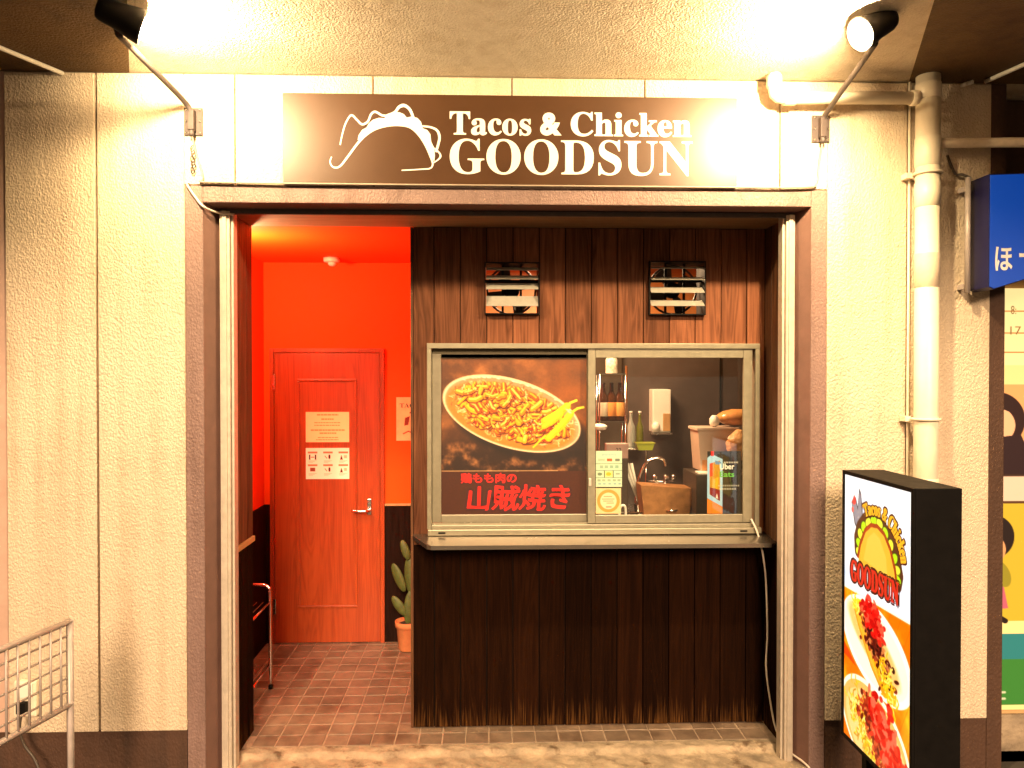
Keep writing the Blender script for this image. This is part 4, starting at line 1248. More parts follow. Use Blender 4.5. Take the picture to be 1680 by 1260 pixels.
def lbf(u, v):
    return (LBX0 - 0.001, LBY1 - fwid + 0.002 - (LBY1 - LBY0 - 2 * fwid + 0.004) * u, LBZ0 + fwid - 0.002 + (LBZ1 - LBZ0 - 2 * fwid + 0.004) * v)
ik.a = np.where((ik.Y > 196)[..., None], np.clip(ik.a, 0, 1) ** 1.35, ik.a)
fc = ik.sheet('lit_face', lbf, M_LIGHTBOX, lb)
M_LB_RED = glow('lit_red_film', srgb(226, 40, 20), 0.45); M_LB_YEL = glow('lit_yellow_film', srgb(250, 180, 30), 0.5); M_LB_DARK = glow('lit_dark_film', srgb(70, 18, 8), 0.4)
for mm in (M_LB_RED, M_LB_YEL, M_LB_DARK): mm.node_tree.nodes['Principled BSDF'].inputs['Base Color'].default_value = (0.05, 0.02, 0.01, 1)
def lb_txt(off):
    def fn(u, v):      # u, v in print pixels (v up from top row 0 -> negative)
        p = lbf(u / FW, 1 + v / FH)
        return (p[0] - off, p[1], p[2])
    return fn
def straight(u, v): return (u, v)
def lb_lift(off):
    def fn(u, v, d):
        p = lbf(u / FW, 1 + v / FH)
        return (p[0] - off - d, p[1], p[2])
    return fn
fat_text(serif('GOODSUN'), (17, 163, -183, -138), lb_lift(0.0006), M_LB_DARK, lb, 'lettering', 4.0)
fat_text(serif('GOODSUN'), (21, 159, -179, -142), lb_lift(0.0012), M_LB_RED, lb, 'lettering', 1.2, 6)
def arcw(u, v):
    a = math.pi * (0.66 - 0.60 * (u / 100.0))
    r_ = 70 + v
    return (98 + r_ * math.cos(a) * 0.95, -126 + r_ * math.sin(a) * 1.02)
fat_text(serif('Tacos & Chicken'), (-2, 102, -3, 25), lb_lift(0.0006), M_LB_DARK, lb, 'lettering', 2.2, warp=arcw)
fat_text(serif('Tacos & Chicken'), (0, 100, 0, 22), lb_lift(0.0012), M_LB_YEL, lb, 'lettering', 0.6, 4, warp=arcw)

# ================================================================== RIGHT NEIGHBOUR'S BLUE SIGN AND POSTER
M_BLUELIT = glow('backlit_blue_acrylic', (0.0, 0.065, 0.42), 0.26)
M_BLUELIT.node_tree.nodes['Principled BSDF'].inputs['Base Color'].default_value = (0.004, 0.03, 0.2, 1)
bs = thing('blue_sign', (2.5, -0.1, 2.2), 'blue hanging sign with white kana at the right edge', 'sign')
b = MB()
b.prism([(2.212, 2.186), (2.232, 2.176), (3.10, 2.44), (3.10, 2.72), (2.212, 2.683)], lambda u, v, d: (u, -0.145 + d, v), 0.13)
b.build('housing', M_NAVY, bs)
b = MB()
fpts = [(2.216, 2.190), (2.236, 2.181), (3.09, 2.443), (3.09, 2.715), (2.216, 2.678)]
b.prism(fpts, lambda u, v, d: (u, -0.149 + d, v), 0.0035)
b.build('face', M_BLUELIT, bs)
put_text('ほ', (2.238, 2.316, 2.258, 2.364), pl_xz(-0.1505), M_WHITE_INK, bs, 'letter', bold=0.02)
put_text('ー', (2.346, 2.43, 2.318, 2.336), pl_xz(-0.1505), M_WHITE_INK, bs, 'letter', bold=0.02)
br = thing('sign_bracket', (2.175, -0.04, 2.17), 'pale upright bracket bar beside the blue sign', 'bracket')
MB().tube([(2.172, -0.06, 2.170), (2.172, -0.06, 2.69)], 0.012, 12).build('bar', M_WHITE, br)
for z in (2.20, 2.64):
    MB().box(2.160, 2.184, -0.05, -0.001, z - 0.012, z + 0.012, bevel=0.002).build('lug', M_WHITE, br)
tag(MB().tube(smooth_path([(2.10, -0.02, 2.80), (2.115, -0.03, 2.745), (2.14, -0.02, 2.715), (2.165, -0.03, 2.71), (2.19, -0.05, 2.69)], 6), 0.006, 8).build('sign_wire', M_CABLEB), 'dark wire looping above the blue sign bracket', 'cable')

wp = thing('window_posters', (2.9, 0.2, 0.13), 'illustrated notice poster filling the window beside the pillar', 'poster')
k_ = Ink(200, 660, c255(250, 214, 130))
k_.rect(0, 0, 200, 120, c255(255, 224, 150))
for x, y, x1, y1 in ((14, -20, 200, 36), (14, 36, 200, 70), (14, 70, 200, 100)):
    k_.stroke([(x, y), (x, y1), (x1, y1)], 2, c255(200, 120, 50))
k_.rect(0, 112, 22, 136, c255(226, 24, 10)); k_.rect(4, 116, 16, 131, c255(250, 200, 180), .8)
k_.rect(0, 150, 200, 340, c255(236, 160, 90))
k_.ell(26, 206, 40, 44, 0, c255(40, 8, 8)); k_.ell(22, 214, 30, 30, 0, c255(246, 176, 120)); k_.poly([(-5, 186), (10, 178), (60, 200), (52, 176), (20, 166), (-5, 172)], c255(40, 8, 8))
k_.ell(9, 198, 2.4, 2.8, 0, c255(60, 20, 10)); k_.stroke([(2, 192), (12, 188)], 1.6, c255(60, 20, 10)); k_.stroke([(20, 216), (28, 212)], 1.6, c255(120, 40, 20))
k_.poly([(0, 236), (60, 228), (90, 300), (0, 300)], c255(40, 12, 16)); k_.poly([(16, 234), (30, 234), (24, 258)], c255(250, 220, 190)); k_.stroke([(24, 236), (26, 262)], 4, c255(120, 20, 12))
k_.rect(0, 292, 200, 336, c255(232, 190, 150)); k_.stroke([(0, 292), (200, 292)], 3, c255(60, 30, 16)); k_.stroke([(0, 334), (200, 334)], 4, c255(90, 50, 24))
k_.rect(0, 336, 200, 520, c255(206, 166, 40))
k_.ell(22, 388, 30, 34, 0, c255(28, 10, 8)); k_.ell(18, 408, 22, 24, 0, c255(226, 150, 90))
k_.poly([(0, 430), (30, 426), (44, 500), (0, 504)], c255(196, 90, 100)); k_.ell(34, 446, 12, 22, -.4, c255(150, 130, 30)); k_.stroke([(10, 500), (40, 520)], 8, c255(30, 12, 8))
k_.rect(0, 540, 200, 600, c255(40, 120, 110)); k_.rect(0, 580, 200, 652, c255(56, 120, 40))
for p in ([(0, 556), (16, 556)], [(8, 550), (8, 572)], [(0, 570), (16, 572)], [(0, 604), (22, 604)], [(8, 630), (4, 646)], [(20, 632), (40, 632)], [(20, 642), (40, 642)]):
    k_.stroke(p, 3.5, c255(210, 200, 150))
k_.sheet('sheet', lambda u, v: (2.394 + 0.70 * u, 0.188, 0.16 + 2.06 * v), M_LITWIN, wp)
put_text('8:', (2.548, 2.575, 2.095, 2.135), pl_xz(0.1873), M_TRIM, wp, 'lettering', joined=True)
put_text('17', (2.546, 2.60, 1.995, 2.035), pl_xz(0.1873), M_TRIM, wp, 'lettering', joined=True)

# ================================================================== ENTRANCE ROOM FITTINGS
dr = thing('interior_door', (-1.07, 1.70, 0), 'red brown wooden door with lever handle at back of entrance', 'door')
MB().box(-1.416, -0.716, 1.690, 1.709, 0.004, 1.945, bevel=0.002).build('leaf', M_DOOR, dr)
f = MB()
f.box(-1.446, -1.418, 1.680, 1.7095, 0.0, 1.975, bevel=0.003); f.box(-0.714, -0.686, 1.680, 1.7095, 0.0, 1.975, bevel=0.003); f.box(-1.4175, -0.7145, 1.680, 1.7095, 1.9475, 1.975, bevel=0.003)
f.build('door_frame', M_DOOR, dr)
def mold(x0, x1, z0, z1, w):
    m = MB()
    m.box(x0, x1, 1.681, 1.692, z1 - w, z1, bevel=0.004); m.box(x0, x1, 1.681, 1.692, z0, z0 + w, bevel=0.004)
    m.box(x0, x0 + w, 1.681, 1.692, z0 + w + .0005, z1 - w - .0005, bevel=0.004); m.box(x1 - w, x1, 1.681, 1.692, z0 + w + .0005, z1 - w - .0005, bevel=0.004)
    return m
mold(-1.264, -0.868, 0.238, 1.772, 0.016).build('moulding', M_DOOR, dr)
hn = MB().box(-0.800, -0.772, 1.680, 1.6895, 0.862, 0.968, bevel=0.003).build('handle_plate', M_STEEL, dr)
MB().tube(smooth_path([(-0.786, 1.685, 0.893), (-0.786, 1.655, 0.893), (-0.80, 1.640, 0.893), (-0.85, 1.636, 0.893), (-0.895, 1.640, 0.896)], 5), 0.010, 12).build('lever', M_CHROME, hn)
MB().box(-1.424, -1.408, 1.676, 1.6795, 1.70, 1.80, bevel=0.002).build('hinge', M_STEEL, dr)
MB().box(-1.424, -1.408, 1.676, 1.6795, 0.20, 0.30, bevel=0.002).build('hinge', M_STEEL, dr)

n1_ = thing('door_notice', (-1.064, 1.69, 1.35), 'cream text notice taped to the door, upper of two', 'notice')
k_ = Ink(100, 70, c255(250, 214, 160))
for y, a, bb, w in ((7, 26, 75, 3), (17, 36, 64, 3), (25, 20, 79, 2), (31, 20, 78, 2), (42, 12, 90, 3), (49, 32, 70, 3), (59, 28, 75, 2), (64, 24, 75, 2)):
    x = a
    while x < bb:
        L_ = pr2.uniform(3, 9); k_.rect(x, y - w / 2, min(bb, x + L_), y + w / 2, c255(196, 110, 50), .75); x += L_ + 1.2
k_.sheet('sheet', lambda u, v: (-1.208 + 0.288 * u, 1.6872, 1.349 + 0.202 * v), M_PRINTP, n1_)
n2_ = thing('hygiene_notice', (-1.064, 1.69, 1.10), 'white notice with six small pictograms, lower of two on door', 'notice')
k_ = Ink(120, 84, c255(252, 236, 216))
for r_ in range(2):
    for c in range(3):
        x, y = 6 + c * 42, 10 + r_ * 34
        k_.rect(x, y, x + 26, y + 5, c255(160, 96, 60), .85)
        if (r_, c) == (0, 0): k_.rect(x + 3, y + 8, x + 7, y + 22, c255(60, 20, 16)); k_.rect(x + 19, y + 8, x + 23, y + 22, c255(60, 20, 16)); k_.rect(x + 8, y + 14, x + 18, y + 16, c255(120, 60, 40))
        elif (r_, c) == (1, 0): k_.rect(x + 6, y + 9, x + 20, y + 19, c255(130, 60, 40))
        elif c == 1: k_.ell(x + 17, y + 14, 3, 6, 0, c255(80, 30, 24)); k_.stroke([(x + 5, y + 12), (x + 10, y + 18)], 2, c255(150, 90, 70))
        else: k_.poly([(x + 4, y + 22), (x + 8, y + 9), (x + 12, y + 22)], c255(80, 30, 24)); k_.rect(x + 15, y + 10, x + 23, y + 18, c255(220, 180, 150))
        for q in range(3): k_.rect(x + 2, y + 24 + q * 2.4, x + 24 - q * 5, y + 25 + q * 2.4, c255(190, 140, 110), .6)
k_.sheet('sheet', lambda u, v: (-1.208 + 0.288 * u, 1.6872, 1.102 + 0.208 * v), M_PRINTP, n2_)
tpst = thing('taco_poster', (-0.5, 1.705, 1.36), 'torn cream paper poster reading TACO beside the door', 'poster')
k_ = Ink(80, 110, c255(250, 196, 140))
k_.a *= (0.88 + .2 * k_.noise(20, 4, 2))[..., None]
k_.poly([(22, 52), (34, 48), (30, 70), (20, 72)], c255(120, 30, 12)); k_.stroke([(34, 40), (40, 32), (46, 40)], 2.5, c255(140, 40, 16)); k_.stroke([(18, 92), (30, 86), (46, 92), (60, 88)], 3, c255(140, 40, 16))
k_.ell(50, 56, 8, 5, .3, c255(170, 70, 30), .7)
k_.sheet('sheet', lambda u, v: (-0.608 + 0.215 * u, 1.7065 + 0.0, 1.356 + 0.292 * v), M_PRINTP, tpst)
put_text(serif('TACOS'), (-0.585, -0.42, 1.578, 1.608), pl_xz(1.7058), M_INK, tpst, 'lettering', joined=True)

sd = thing('smoke_detector', (-1.0, 1.50, 2.50), 'round white smoke detector on the red ceiling', 'smoke detector')
MB().lathe([(0.052, 0.0), (0.052, -0.018), (0.048, -0.026), (0.030, -0.028)], (-0.995, 1.50, 2.5495), 28).build('base', M_WHITEPL, sd)
MB().lathe([(0.028, 0.0), (0.026, -0.012), (0.016, -0.022), (0.004, -0.024)], (-0.992, 1.50, 2.521), 20).build('sensor', M_WHITEPL, sd)

# wall lamp tucked behind the left jamb, lighting the red room
wl_ = thing('wall_lamp', (-1.42, 0.62, 2.32), 'small warm globe lamp hidden behind the left jamb', 'lamp')
MB().lathe([(0.03, 0), (0.03, 0.012), (0.012, 0.018), (0.012, 0.05)], (-1.4895, 0.66, 2.34), 16, (1, 0, 0)).build('bracket', M_BLACKM, wl_)
gb = MB().ellipsoid((-1.40, 0.66, 2.34), 0.045, 0.045, 0.05).build('globe', glow('warm_globe', (1.0, 0.5, 0.2), 8.0), wl_)
pld = bpy.data.lights.new('wall_lamp_light', 'POINT'); pld.energy = 21; pld.color = (1.0, 0.56, 0.26); pld.shadow_soft_size = 0.05
plo = bpy.data.objects.new('lamp_light', pld); COL.objects.link(plo); plo.parent = wl_
plo.location = Vector((-1.34, 0.66, 2.33)) - wl_.location

# chrome rack at the left of the entrance
ck = thing('chrome_rack', (-1.35, 0.75, 0), 'low chrome tube rack standing behind the left jamb', 'rack')
for y in (0.54, 0.95):
    MB().tube(smooth_path([(-1.238, y, 0.012), (-1.240, y, 0.30), (-1.241, y, 0.545), (-1.252, y, 0.582), (-1.285, y, 0.597), (-1.42, y, 0.598), (-1.452, y, 0.585), (-1.462, y, 0.55), (-1.462, y, 0.012)], 5), 0.0095, 12).build('end_frame', M_CHROME, ck)
    for x in (-1.238, -1.462):
        MB().lathe([(0.014, 0), (0.014, 0.018), (0.010, 0.022)], (x, y, 0.001), 12).build('foot', M_BLACKM, ck)
for z in (0.50, 0.14):
    s_ = MB()
    for x in (-1.242, -1.460): s_.tube([(x, 0.55, z), (x, 0.94, z)], 0.007, 8)
    for q in range(7): s_.tube([(-1.242 - 0.218 * q / 6, 0.55, z), (-1.242 - 0.218 * q / 6, 0.94, z)], 0.003, 6)
    s_.build('shelf', M_CHROME, ck)

# potted cactus, half hidden by the counter
cp = thing('potted_cactus', (-0.515, 1.55, 0), 'prickly pear cactus in terracotta pot by the door', 'cactus')
pt = MB().lathe([(0.058, 0.002), (0.062, 0.01), (0.076, 0.150), (0.078, 0.152), (0.084, 0.154), (0.086, 0.190), (0.078, 0.192), (0.074, 0.168), (0.001, 0.166)], (-0.515, 1.55, 0), 28).build('pot', M_TERRA, cp)
MB().lathe([(0.072, 0), (0.05, 0.006), (0.001, 0.008)], (-0.515, 1.55, 0.167), 20).build('soil', M_SOIL, pt)
for (x, y, z, rx, rz, ang) in ((-0.505, 1.55, 0.275, 0.038, 0.118, 4), (-0.572, 1.54, 0.290, 0.032, 0.078, -34), (-0.503, 1.55, 0.485, 0.038, 0.122, -4), (-0.574, 1.53, 0.478, 0.036, 0.100, -22), (-0.532, 1.54, 0.655, 0.027, 0.070, -18), (-0.462, 1.56, 0.655, 0.034, 0.090, 16), (-0.445, 1.56, 0.44, 0.036, 0.090, 32)):
    MB().ellipsoid((x, y, z), rx, 0.016, rz, Matrix.Rotation(R(ang), 3, 'Y') @ Matrix.Rotation(R(rnd.uniform(-25, 25)), 3, 'Z'), 18, 12, 0.05, int(abs(x) * 1000)).build('pad', M_CACTUS, cp)

# cable from the window down the counter to the threshold
tag(MB().tube(smooth_path([(1.345, 0.388, 1.066), (1.368, 0.36, 1.00), (1.386, 0.335, 0.90), (1.402, 0.33, 0.75), (1.410, 0.33, 0.50), (1.404, 0.33, 0.33), (1.415, 0.30, 0.17), (1.420, 0.24, 0.06), (1.432, 0.13, 0.012), (1.47, 0.03, 0.0), (1.52, -0.06, -0.035), (1.62, -0.30, -0.042), (1.60, -0.45, -0.022)], 8), 0.0048, 8).build('power_cord', M_CABLEW), 'pale power cord hanging from the window to the light box', 'cord')

# ================================================================== LEFT FOREGROUND
fe = thing('mesh_rack', (-1.66, -0.8, -0.05), 'white steel mesh rack standing before the left wall', 'rack')
A = Vector((-1.585, -0.50, 0)); B_ = Vector((-1.755, -1.20, 0))
def along(t, z, n=0.0):
    p = A.lerp(B_, t); q = Vector((-(B_ - A).y, (B_ - A).x, 0)).normalized()
    return (p.x + q.x * n, p.y + q.y * n, z)
for t in (0.0, 1.0):
    m = MB().tube([along(t, -0.048), along(t, 0.868)], 0.0145, 4); m.build('post', M_WHITE, fe)
for z in (0.862, 0.545):
    m = MB().tube([along(0.0, z), along(1.0, z)], 0.013, 4); m.build('crossbar', M_WHITE, fe)
nb = 15
for k in range(1, nb):
    MB().tube([along(k / nb, 0.545, 0.004), along(k / nb, 0.862, 0.004)], 0.0042, 6).build('mesh_wire', M_WHITE, fe)
for k in range(1, 6):
    z = 0.545 + (0.317) * k / 6
    MB().tube([along(0.0, z, -0.002), along(1.0, z, -0.002)], 0.0042, 6).build('mesh_wire', M_WHITE, fe)
ot = thing('wall_outlet', (-2.03, 0, 0.30), 'cream outdoor power outlet with plug behind the mesh rack', 'outlet')
MB().box(-2.085, -1.985, -0.030, -0.0005, 0.290, 0.450, bevel=0.010).build('cover', M_PVC, ot)
MB().box(-2.070, -2.000, -0.034, -0.0305, 0.375, 0.44, bevel=0.003).build('flap', M_WHITEPL, ot)
MB().box(-2.058, -2.018, -0.060, -0.0345, 0.315, 0.365, bevel=0.004).build('plug', M_BLACKM, ot)
tag(MB().tube(smooth_path([(-2.038, -0.05, 0.318), (-2.04, -0.06, 0.25), (-2.02, -0.06, 0.18), (-1.97, -0.07, 0.12), (-1.93, -0.09, 0.04), (-1.92, -0.12, -0.03), (-1.95, -0.3, -0.043), (-2.2, -0.6, -0.043)], 6), 0.006, 8).build('plug_cord', M_CABLEB), 'dark cord drooping from the outlet to the ground', 'cord')

# ================================================================== KITCHEN BEHIND THE GLASS
kl = thing('kitchen_lamp', (0.55, 1.1, 2.5), 'kitchen ceiling lamp seen only by its glow', 'lamp')
MB().box(0.25, 0.85, 1.03, 1.17, 2.52, 2.5595, bevel=0.01).build('lamp_body', M_WHITEPL, kl)
kd = bpy.data.lights.new('kitchen_lamp_light', 'AREA'); kd.shape = 'RECTANGLE'; kd.size = 0.55; kd.size_y = 0.1; kd.energy = 30; kd.color = (1.0, 0.66, 0.36)
ko = bpy.data.objects.new('lamp_light', kd); COL.objects.link(ko); ko.parent = kl; ko.location = Vector((0.55, 1.1, 2.512)) - kl.location

kb = thing('kitchen_counter', (0.7, 1.4, 0), 'dark kitchen counter with sink behind the window', 'counter')
MB().box(-0.28, 1.75, 1.20, 1.85, -0.018, 0.86, bevel=0.004).build('cabinet', M_KITDARK, kb)
MB().box(-0.30, 1.76, 1.17, 1.855, 0.8605, 0.895, bevel=0.004).build('worktop', M_STEEL, kb)
kp = MB().box(1.634, 1.644, 1.85, 1.859, 0.9, 2.0).build('wall_joint', M_BLACKM, kb)
mirror = thing('wall_pillar', (0.72, 1.8, 0.9), 'dark pillar strip on kitchen wall behind bottles', 'pillar')
MB().box(0.50, 0.935, 1.80, 1.859, 0.896, 2.0, bevel=0.004).build('strip', M_KITDARK, mirror)

# bottle rack with three bottles
brk = thing('bottle_rack', (0.66, 1.35, 1.30), 'small wire rack holding three brown bottles', 'rack')
m = MB()
for x in (0.705, 0.868):
    for y in (1.30, 1.42): m.tube([(x, y, 0.896), (x, y, 1.80)], 0.005, 8)
m.build('upright', M_CHROME, brk)
for z in (1.500, 1.80):
    MB().box(0.700, 0.873, 1.296, 1.424, z, z + 0.008).build('shelf', M_CHROME if z > 1.6 else M_KITDARK, brk)
M_BROWNG = vessel('brown_bottle_glass', (0.10, 0.03, 0.008), 0.08, 0.5); M_CLEARG = vessel('clear_bottle_glass', (0.75, 0.78, 0.72), 0.12, 0.6); M_GREENG = vessel('green_bottle_glass', (0.22, 0.22, 0.03), 0.1, 0.5)
bot = [(0.030, 0.0), (0.032, 0.006), (0.032, 0.135), (0.028, 0.155), (0.014, 0.185), (0.0115, 0.225), (0.0125, 0.228), (0.0125, 0.24), (0.001, 0.241)]
M_LAB = [plain('cream_label', (0.62, 0.54, 0.40), 0.6, var=0.1), plain('orange_label', (0.62, 0.24, 0.05), 0.6, var=0.1), plain('amber_label', (0.66, 0.30, 0.07), 0.6, var=0.1)]
for i, (x, lab) in enumerate(((0.735, 'brown bottle with cream label, left in the wire rack'), (0.787, 'brown bottle with orange label, middle of the wire rack'), (0.840, 'brown bottle with amber label, right in the wire rack'))):
    bo = thing('brown_bottle', (x, 1.345, 1.509), lab, 'bottle', 'bottles in the wire rack')
    MB().lathe(bot, (x, 1.345, 1.509), 18).build('bottle_body', M_BROWNG, bo)
    MB().lathe([(0.0327, 0.03), (0.0330, 0.031), (0.0330, 0.115), (0.0327, 0.116)], (x, 1.345, 1.509), 18).build('label', M_LAB[i], bo)
jr = thing('spice_jar', (0.79, 1.36, 1.81), 'pale patterned jar on top of the bottle rack', 'jar')
MB().lathe([(0.036, 0), (0.038, 0.004), (0.038, 0.085), (0.030, 0.10), (0.030, 0.112)], (0.79, 1.36, 1.8085), 18).build('jar_body', plain('speckled_jar', (0.55, 0.47, 0.36), 0.4, var=0.6, scale=70), jr)
MB().lathe([(0.034, 0), (0.034, 0.022), (0.030, 0.026)], (0.79, 1.36, 1.9210), 18).build('lid', M_WHITEPL, jr)
# white towel, label box below the rack
tag(MB().ellipsoid((0.705, 1.28, 1.475), 0.045, 0.03, 0.020, None, 14, 8, 0.3, 4).build('folded_cloth', M_WHITEPL), 'folded white cloth below the bottles', 'cloth')
sb = thing('stock_box', (0.80, 1.25, 1.30), 'dull pink printed box below the bottle rack', 'box')
MB().box(0.735, 0.870, 1.215, 1.295, 1.285, 1.375, bevel=0.003).build('carton', plain('pink_carton', (0.34, 0.22, 0.19), 0.6), sb)
MB().box(0.735, 0.870, 1.2155, 1.295, 0.896, 1.2845, bevel=0.003).build('carton', M_KITDARK, sb)
put_text('33', (0.795, 0.825, 1.315, 1.35), pl_xz(1.2142), M_INK, sb, 'lettering', joined=True)

gs = thing('glass_shelf', (1.0, 1.6, 1.28), 'thin steel shelf carrying two glass bottles', 'shelf')
MB().box(0.86, 1.08, 1.62, 1.85, 1.295, 1.307, bevel=0.002).build('board', M_STEEL, gs)
MB().tube([(0.87, 1.64, 0.896), (0.87, 1.64, 1.294)], 0.007, 8).build('leg', M_CHROME, gs)
MB().tube([(1.07, 1.64, 0.896), (1.07, 1.64, 1.294)], 0.007, 8).build('leg', M_CHROME, gs)
for (x, mt, lab, s_) in ((0.975, M_CLEARG, 'frosted clear bottle on the steel shelf', 1.0), (1.035, M_GREENG, 'olive green bottle on the steel shelf', 0.85)):
    bo = thing('glass_bottle', (x, 1.68, 1.308), lab, 'bottle')
    MB().lathe([(r_ * 0.92 * s_, h_ * 0.95) for r_, h_ in bot], (x, 1.68, 1.3075), 18).build('bottle_body', mt, bo)
    MB().lathe([(0.012, 0), (0.012, 0.014), (0.010, 0.017)], (x, 1.68, 1.3075 + 0.2292), 14).build('cap', M_WHITEPL, bo)
gt = thing('green_tray', (1.02, 1.55, 1.30), 'bright lime green plastic tray beside the bottles', 'tray')
m = MB()
m.prism([(0.985, 1.345), (1.105, 1.345), (1.09, 1.302), (1.0, 1.302)], lambda u, v, d: (u, 1.54 + d, v), 0.075)
m.build('bowl', plain('lime_plastic', (0.30, 0.36, 0.02), 0.4, var=0.08), gt)
MB().box(0.980, 1.110, 1.535, 1.62, 1.3455, 1.352, bevel=0.002).build('tray_rim', plain('lime_plastic_rim', (0.42, 0.46, 0.03), 0.4, var=0.08), gt)

cpole = thing('copper_pole', (0.93, 1.55, 0.9), 'thin copper coloured pole behind the clear bottles', 'pole')
MB().tube([(0.928, 1.60, 0.896), (0.928, 1.60, 1.86)], 0.008, 10).build('tube', plain('copper_tube', (0.50, 0.22, 0.10), 0.25, 0.9), cpole)
mw = thing('dark_appliance', (1.55, 1.6, 0.9), 'dark appliance in the right corner of the kitchen', 'appliance')
MB().box(1.47, 1.86, 1.45, 1.80, 0.897, 1.34, bevel=0.01).build('case', M_KITDARK, mw)
MB().box(1.50, 1.74, 1.440, 1.4495, 0.94, 1.29, bevel=0.004).build('front_panel', M_BLACKM, mw)
st_ = thing('cup_stack', (0.62, 1.3, 0.9), 'stack of small steel cups left behind the stickers', 'cups')
for q in range(6):
    MB().lathe([(0.028, 0), (0.034, 0.05), (0.035, 0.05), (0.030, 0.004)], (0.640, 1.25, 0.897 + q * 0.052), 16).build('cup', M_STEEL, st_)
dsp = thing('towel_dispenser', (1.20, 1.8, 1.40), 'tall white paper towel dispenser on the kitchen wall', 'dispenser')
MB().box(1.135, 1.262, 1.74, 1.859, 1.405, 1.700, bevel=0.008).build('case', M_WHITEPL, dsp)
MB().box(1.205, 1.255, 1.725, 1.7395, 1.415, 1.535, bevel=0.004).build('front_bottle', plain('amber_soap', (0.45, 0.25, 0.10), 0.3), dsp)
MB().ellipsoid((1.150, 1.705, 1.445), 0.030, 0.028, 0.036).build('soap_pump', M_WHITEPL, dsp)
MB().box(1.115, 1.262, 1.685, 1.7395, 1.392, 1.4045, bevel=0.002).build('bracket', M_STEEL, dsp)

fa = thing('kitchen_tap', (1.05, 1.35, 1.0), 'curved chrome tap standing over the sink', 'tap')
MB().tube(smooth_path([(0.945, 1.35, 0.896), (0.950, 1.35, 1.06), (0.975, 1.35, 1.17), (1.015, 1.35, 1.245), (1.075, 1.35, 1.272), (1.120, 1.35, 1.262), (1.135, 1.35, 1.22)], 6), 0.011, 12).build('spout', M_CHROME, fa)
MB().tube([(1.02, 1.36, 1.12), (1.20, 1.36, 1.12)], 0.009, 10).build('mixer_body', M_CHROME, fa)
for x in (1.06, 1.13, 1.18):
    MB().lathe([(0.010, -0.02), (0.018, -0.005), (0.018, 0.008), (0.008, 0.02)], (x, 1.33, 1.155), 10, (0, -1, 0)).build('tap_knob', M_CHROME, fa)
    MB().tube([(x, 1.36, 1.12), (x, 1.36, 1.155)], 0.006, 8).build('valve_stem', M_CHROME, fa)
MB().tube([(1.125, 1.34, 1.14), (1.135, 1.34, 1.05)], [0.010, 0.004], 10).build('nozzle', M_CHROME, fa)
ws = thing('utensil_bundle', (0.9, 1.3, 1.1), 'bundle of pale handled utensils leaning left of the tap', 'utensils')
for (x0, z0, x1, z1) in ((0.845, 1.25, 0.945, 1.00), (0.870, 1.25, 0.950, 1.00), (0.895, 1.25, 0.955, 1.00)):
    m = MB().tube([(x0, 1.25, z0), ((x0 + x1) / 2, 1.25, (z0 + z1) / 2), (x1, 1.25, z1)], [0.011, 0.007, 0.006], 8); m.build('utensil', M_WHITEPL, ws)
MB().lathe([(0.035, 0), (0.045, 0.10), (0.047, 0.102), (0.044, 0.102), (0.034, 0.004)], (0.955, 1.25, 0.896), 16).build('cup', M_STEEL, ws)
cu_ = thing('copper_pan', (1.1, 0.95, 1.0), 'worn copper coloured square pan on the counter', 'pan')
m = MB()
m.prism([(0.905, 1.150), (1.225, 1.128), (1.195, 0.985), (1.150, 0.945), (0.925, 0.965)], lambda u, v, d: (u, 1.00 + d, v), 0.16)
m.build('pan_body', plain('worn_copper', (0.38, 0.17, 0.06), 0.45, 0.5, var=0.35, scale=14), cu_)
MB().tube([(1.06, 0.995, 1.00), (1.06, 0.97, 1.005), (1.11, 0.97, 1.007), (1.11, 0.995, 1.002)], 0.006, 8).build('handle', M_CHROME, cu_)
MB().box(0.55, 1.30, 0.94, 1.165, 0.84, 0.925, bevel=0.004).build('stand', M_KITDARK, cu_)
for (xa, za, lab) in ((0.60, 0.985, 'steel rail across the sink front'),):
    tag(MB().tube([(xa, 0.93, za + 0.015), (0.90, 0.93, za + 0.015)], 0.007, 8).build('rail', M_STEEL), lab, 'rail')
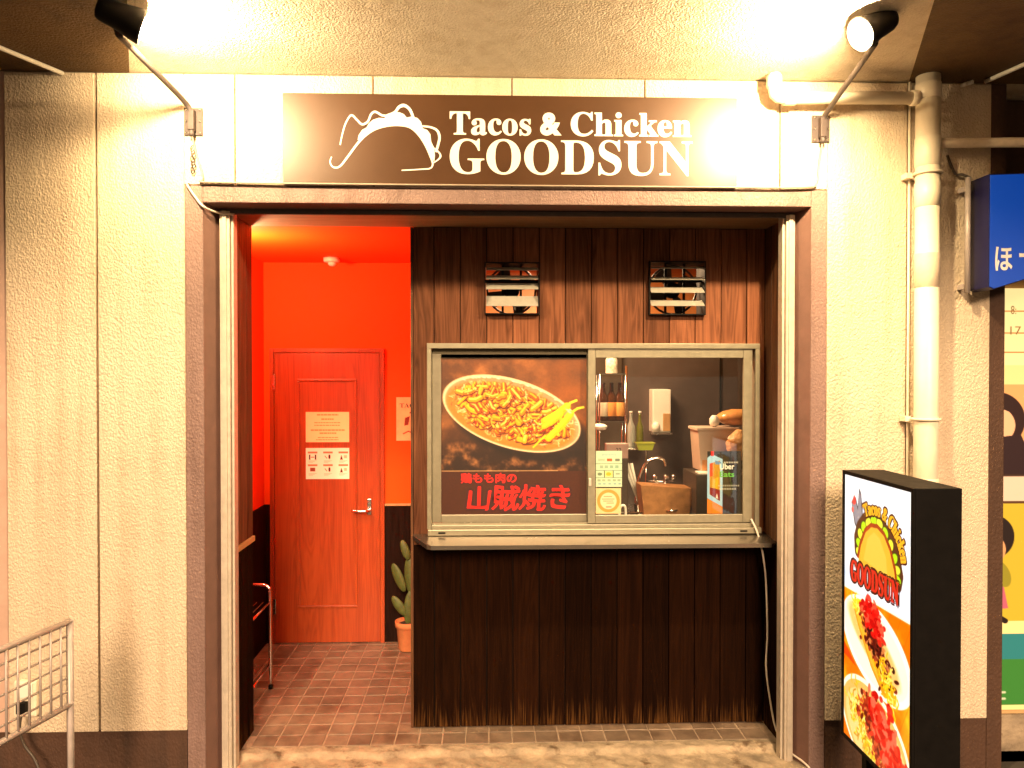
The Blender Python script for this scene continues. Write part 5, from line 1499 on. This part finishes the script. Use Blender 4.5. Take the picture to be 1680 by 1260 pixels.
tag(MB().tube(smooth_path([(0.735, 0.75, 0.96), (0.735, 0.75, 1.05), (0.750, 0.75, 1.075), (0.768, 0.75, 1.06), (0.770, 0.75, 0.96)], 5), 0.007, 8).build('white_hook', M_WHITEPL), 'small white hook shape low behind the glass', 'hook')

tb = thing('plastic_tub', (1.33, 1.0, 1.22), 'translucent pale plastic tub with lid near the window', 'tub')
M_TUB = plain('milky_plastic', (0.52, 0.38, 0.29), 0.4, var=0.08)
m = MB()
prof_t = [(1.245, 1.40, 1.480), (1.262, 1.385, 1.230)]
m.prism([(1.238, 1.470), (1.470, 1.470), (1.452, 1.235), (1.256, 1.235)], lambda u, v, d: (u, 0.98 + d, v), 0.18)
m.build('tub_body', M_TUB, tb)
MB().box(1.228, 1.480, 0.97, 1.17, 1.4705, 1.490, bevel=0.005).build('lid', M_TUB, tb)
MB().box(1.262, 1.446, 0.9775, 0.9795, 1.24, 1.30).build('content', plain('orange_sauce', (0.55, 0.22, 0.07), 0.5), tb)
bg = thing('bread_bag', (1.42, 1.0, 1.5), 'orange wrapped bread bag on the plastic tub', 'bag')
MB().ellipsoid((1.49, 1.05, 1.545), 0.120, 0.08, 0.050, None, 20, 12, 0.10, 9).build('loaf', plain('orange_wrap', (0.60, 0.27, 0.08), 0.3, var=0.2, scale=12, bump=0.3, bscale=25, bdist=0.01), bg)
MB().ellipsoid((1.345, 1.02, 1.525), 0.030, 0.03, 0.036, None, 12, 8, 0.15, 2).build('knot', M_WHITEPL, bg)
cb_ = thing('clear_food_bag', (1.42, 0.9, 1.35), 'crumpled clear plastic bag hanging over the tub side', 'bag')
MB().ellipsoid((1.46, 0.88, 1.395), 0.085, 0.05, 0.085, None, 14, 9, 0.35, 6).build('wrap', plain('crumpled_film', (0.58, 0.30, 0.12), 0.15, var=0.3, scale=20, bump=0.8, bscale=30, bdist=0.02), cb_)
bx_ = thing('cardboard_box', (1.4, 0.9, 0.9), 'dark cardboard box standing under the plastic tub', 'box')
MB().box(1.205, 1.56, 0.90, 1.20, 0.84, 1.225, bevel=0.004).build('carton', M_KITDARK, bx_)
MB().box(1.225, 1.30, 0.915, 1.0, 1.2255, 1.2345).build('papers', M_WHITEPL, bx_)
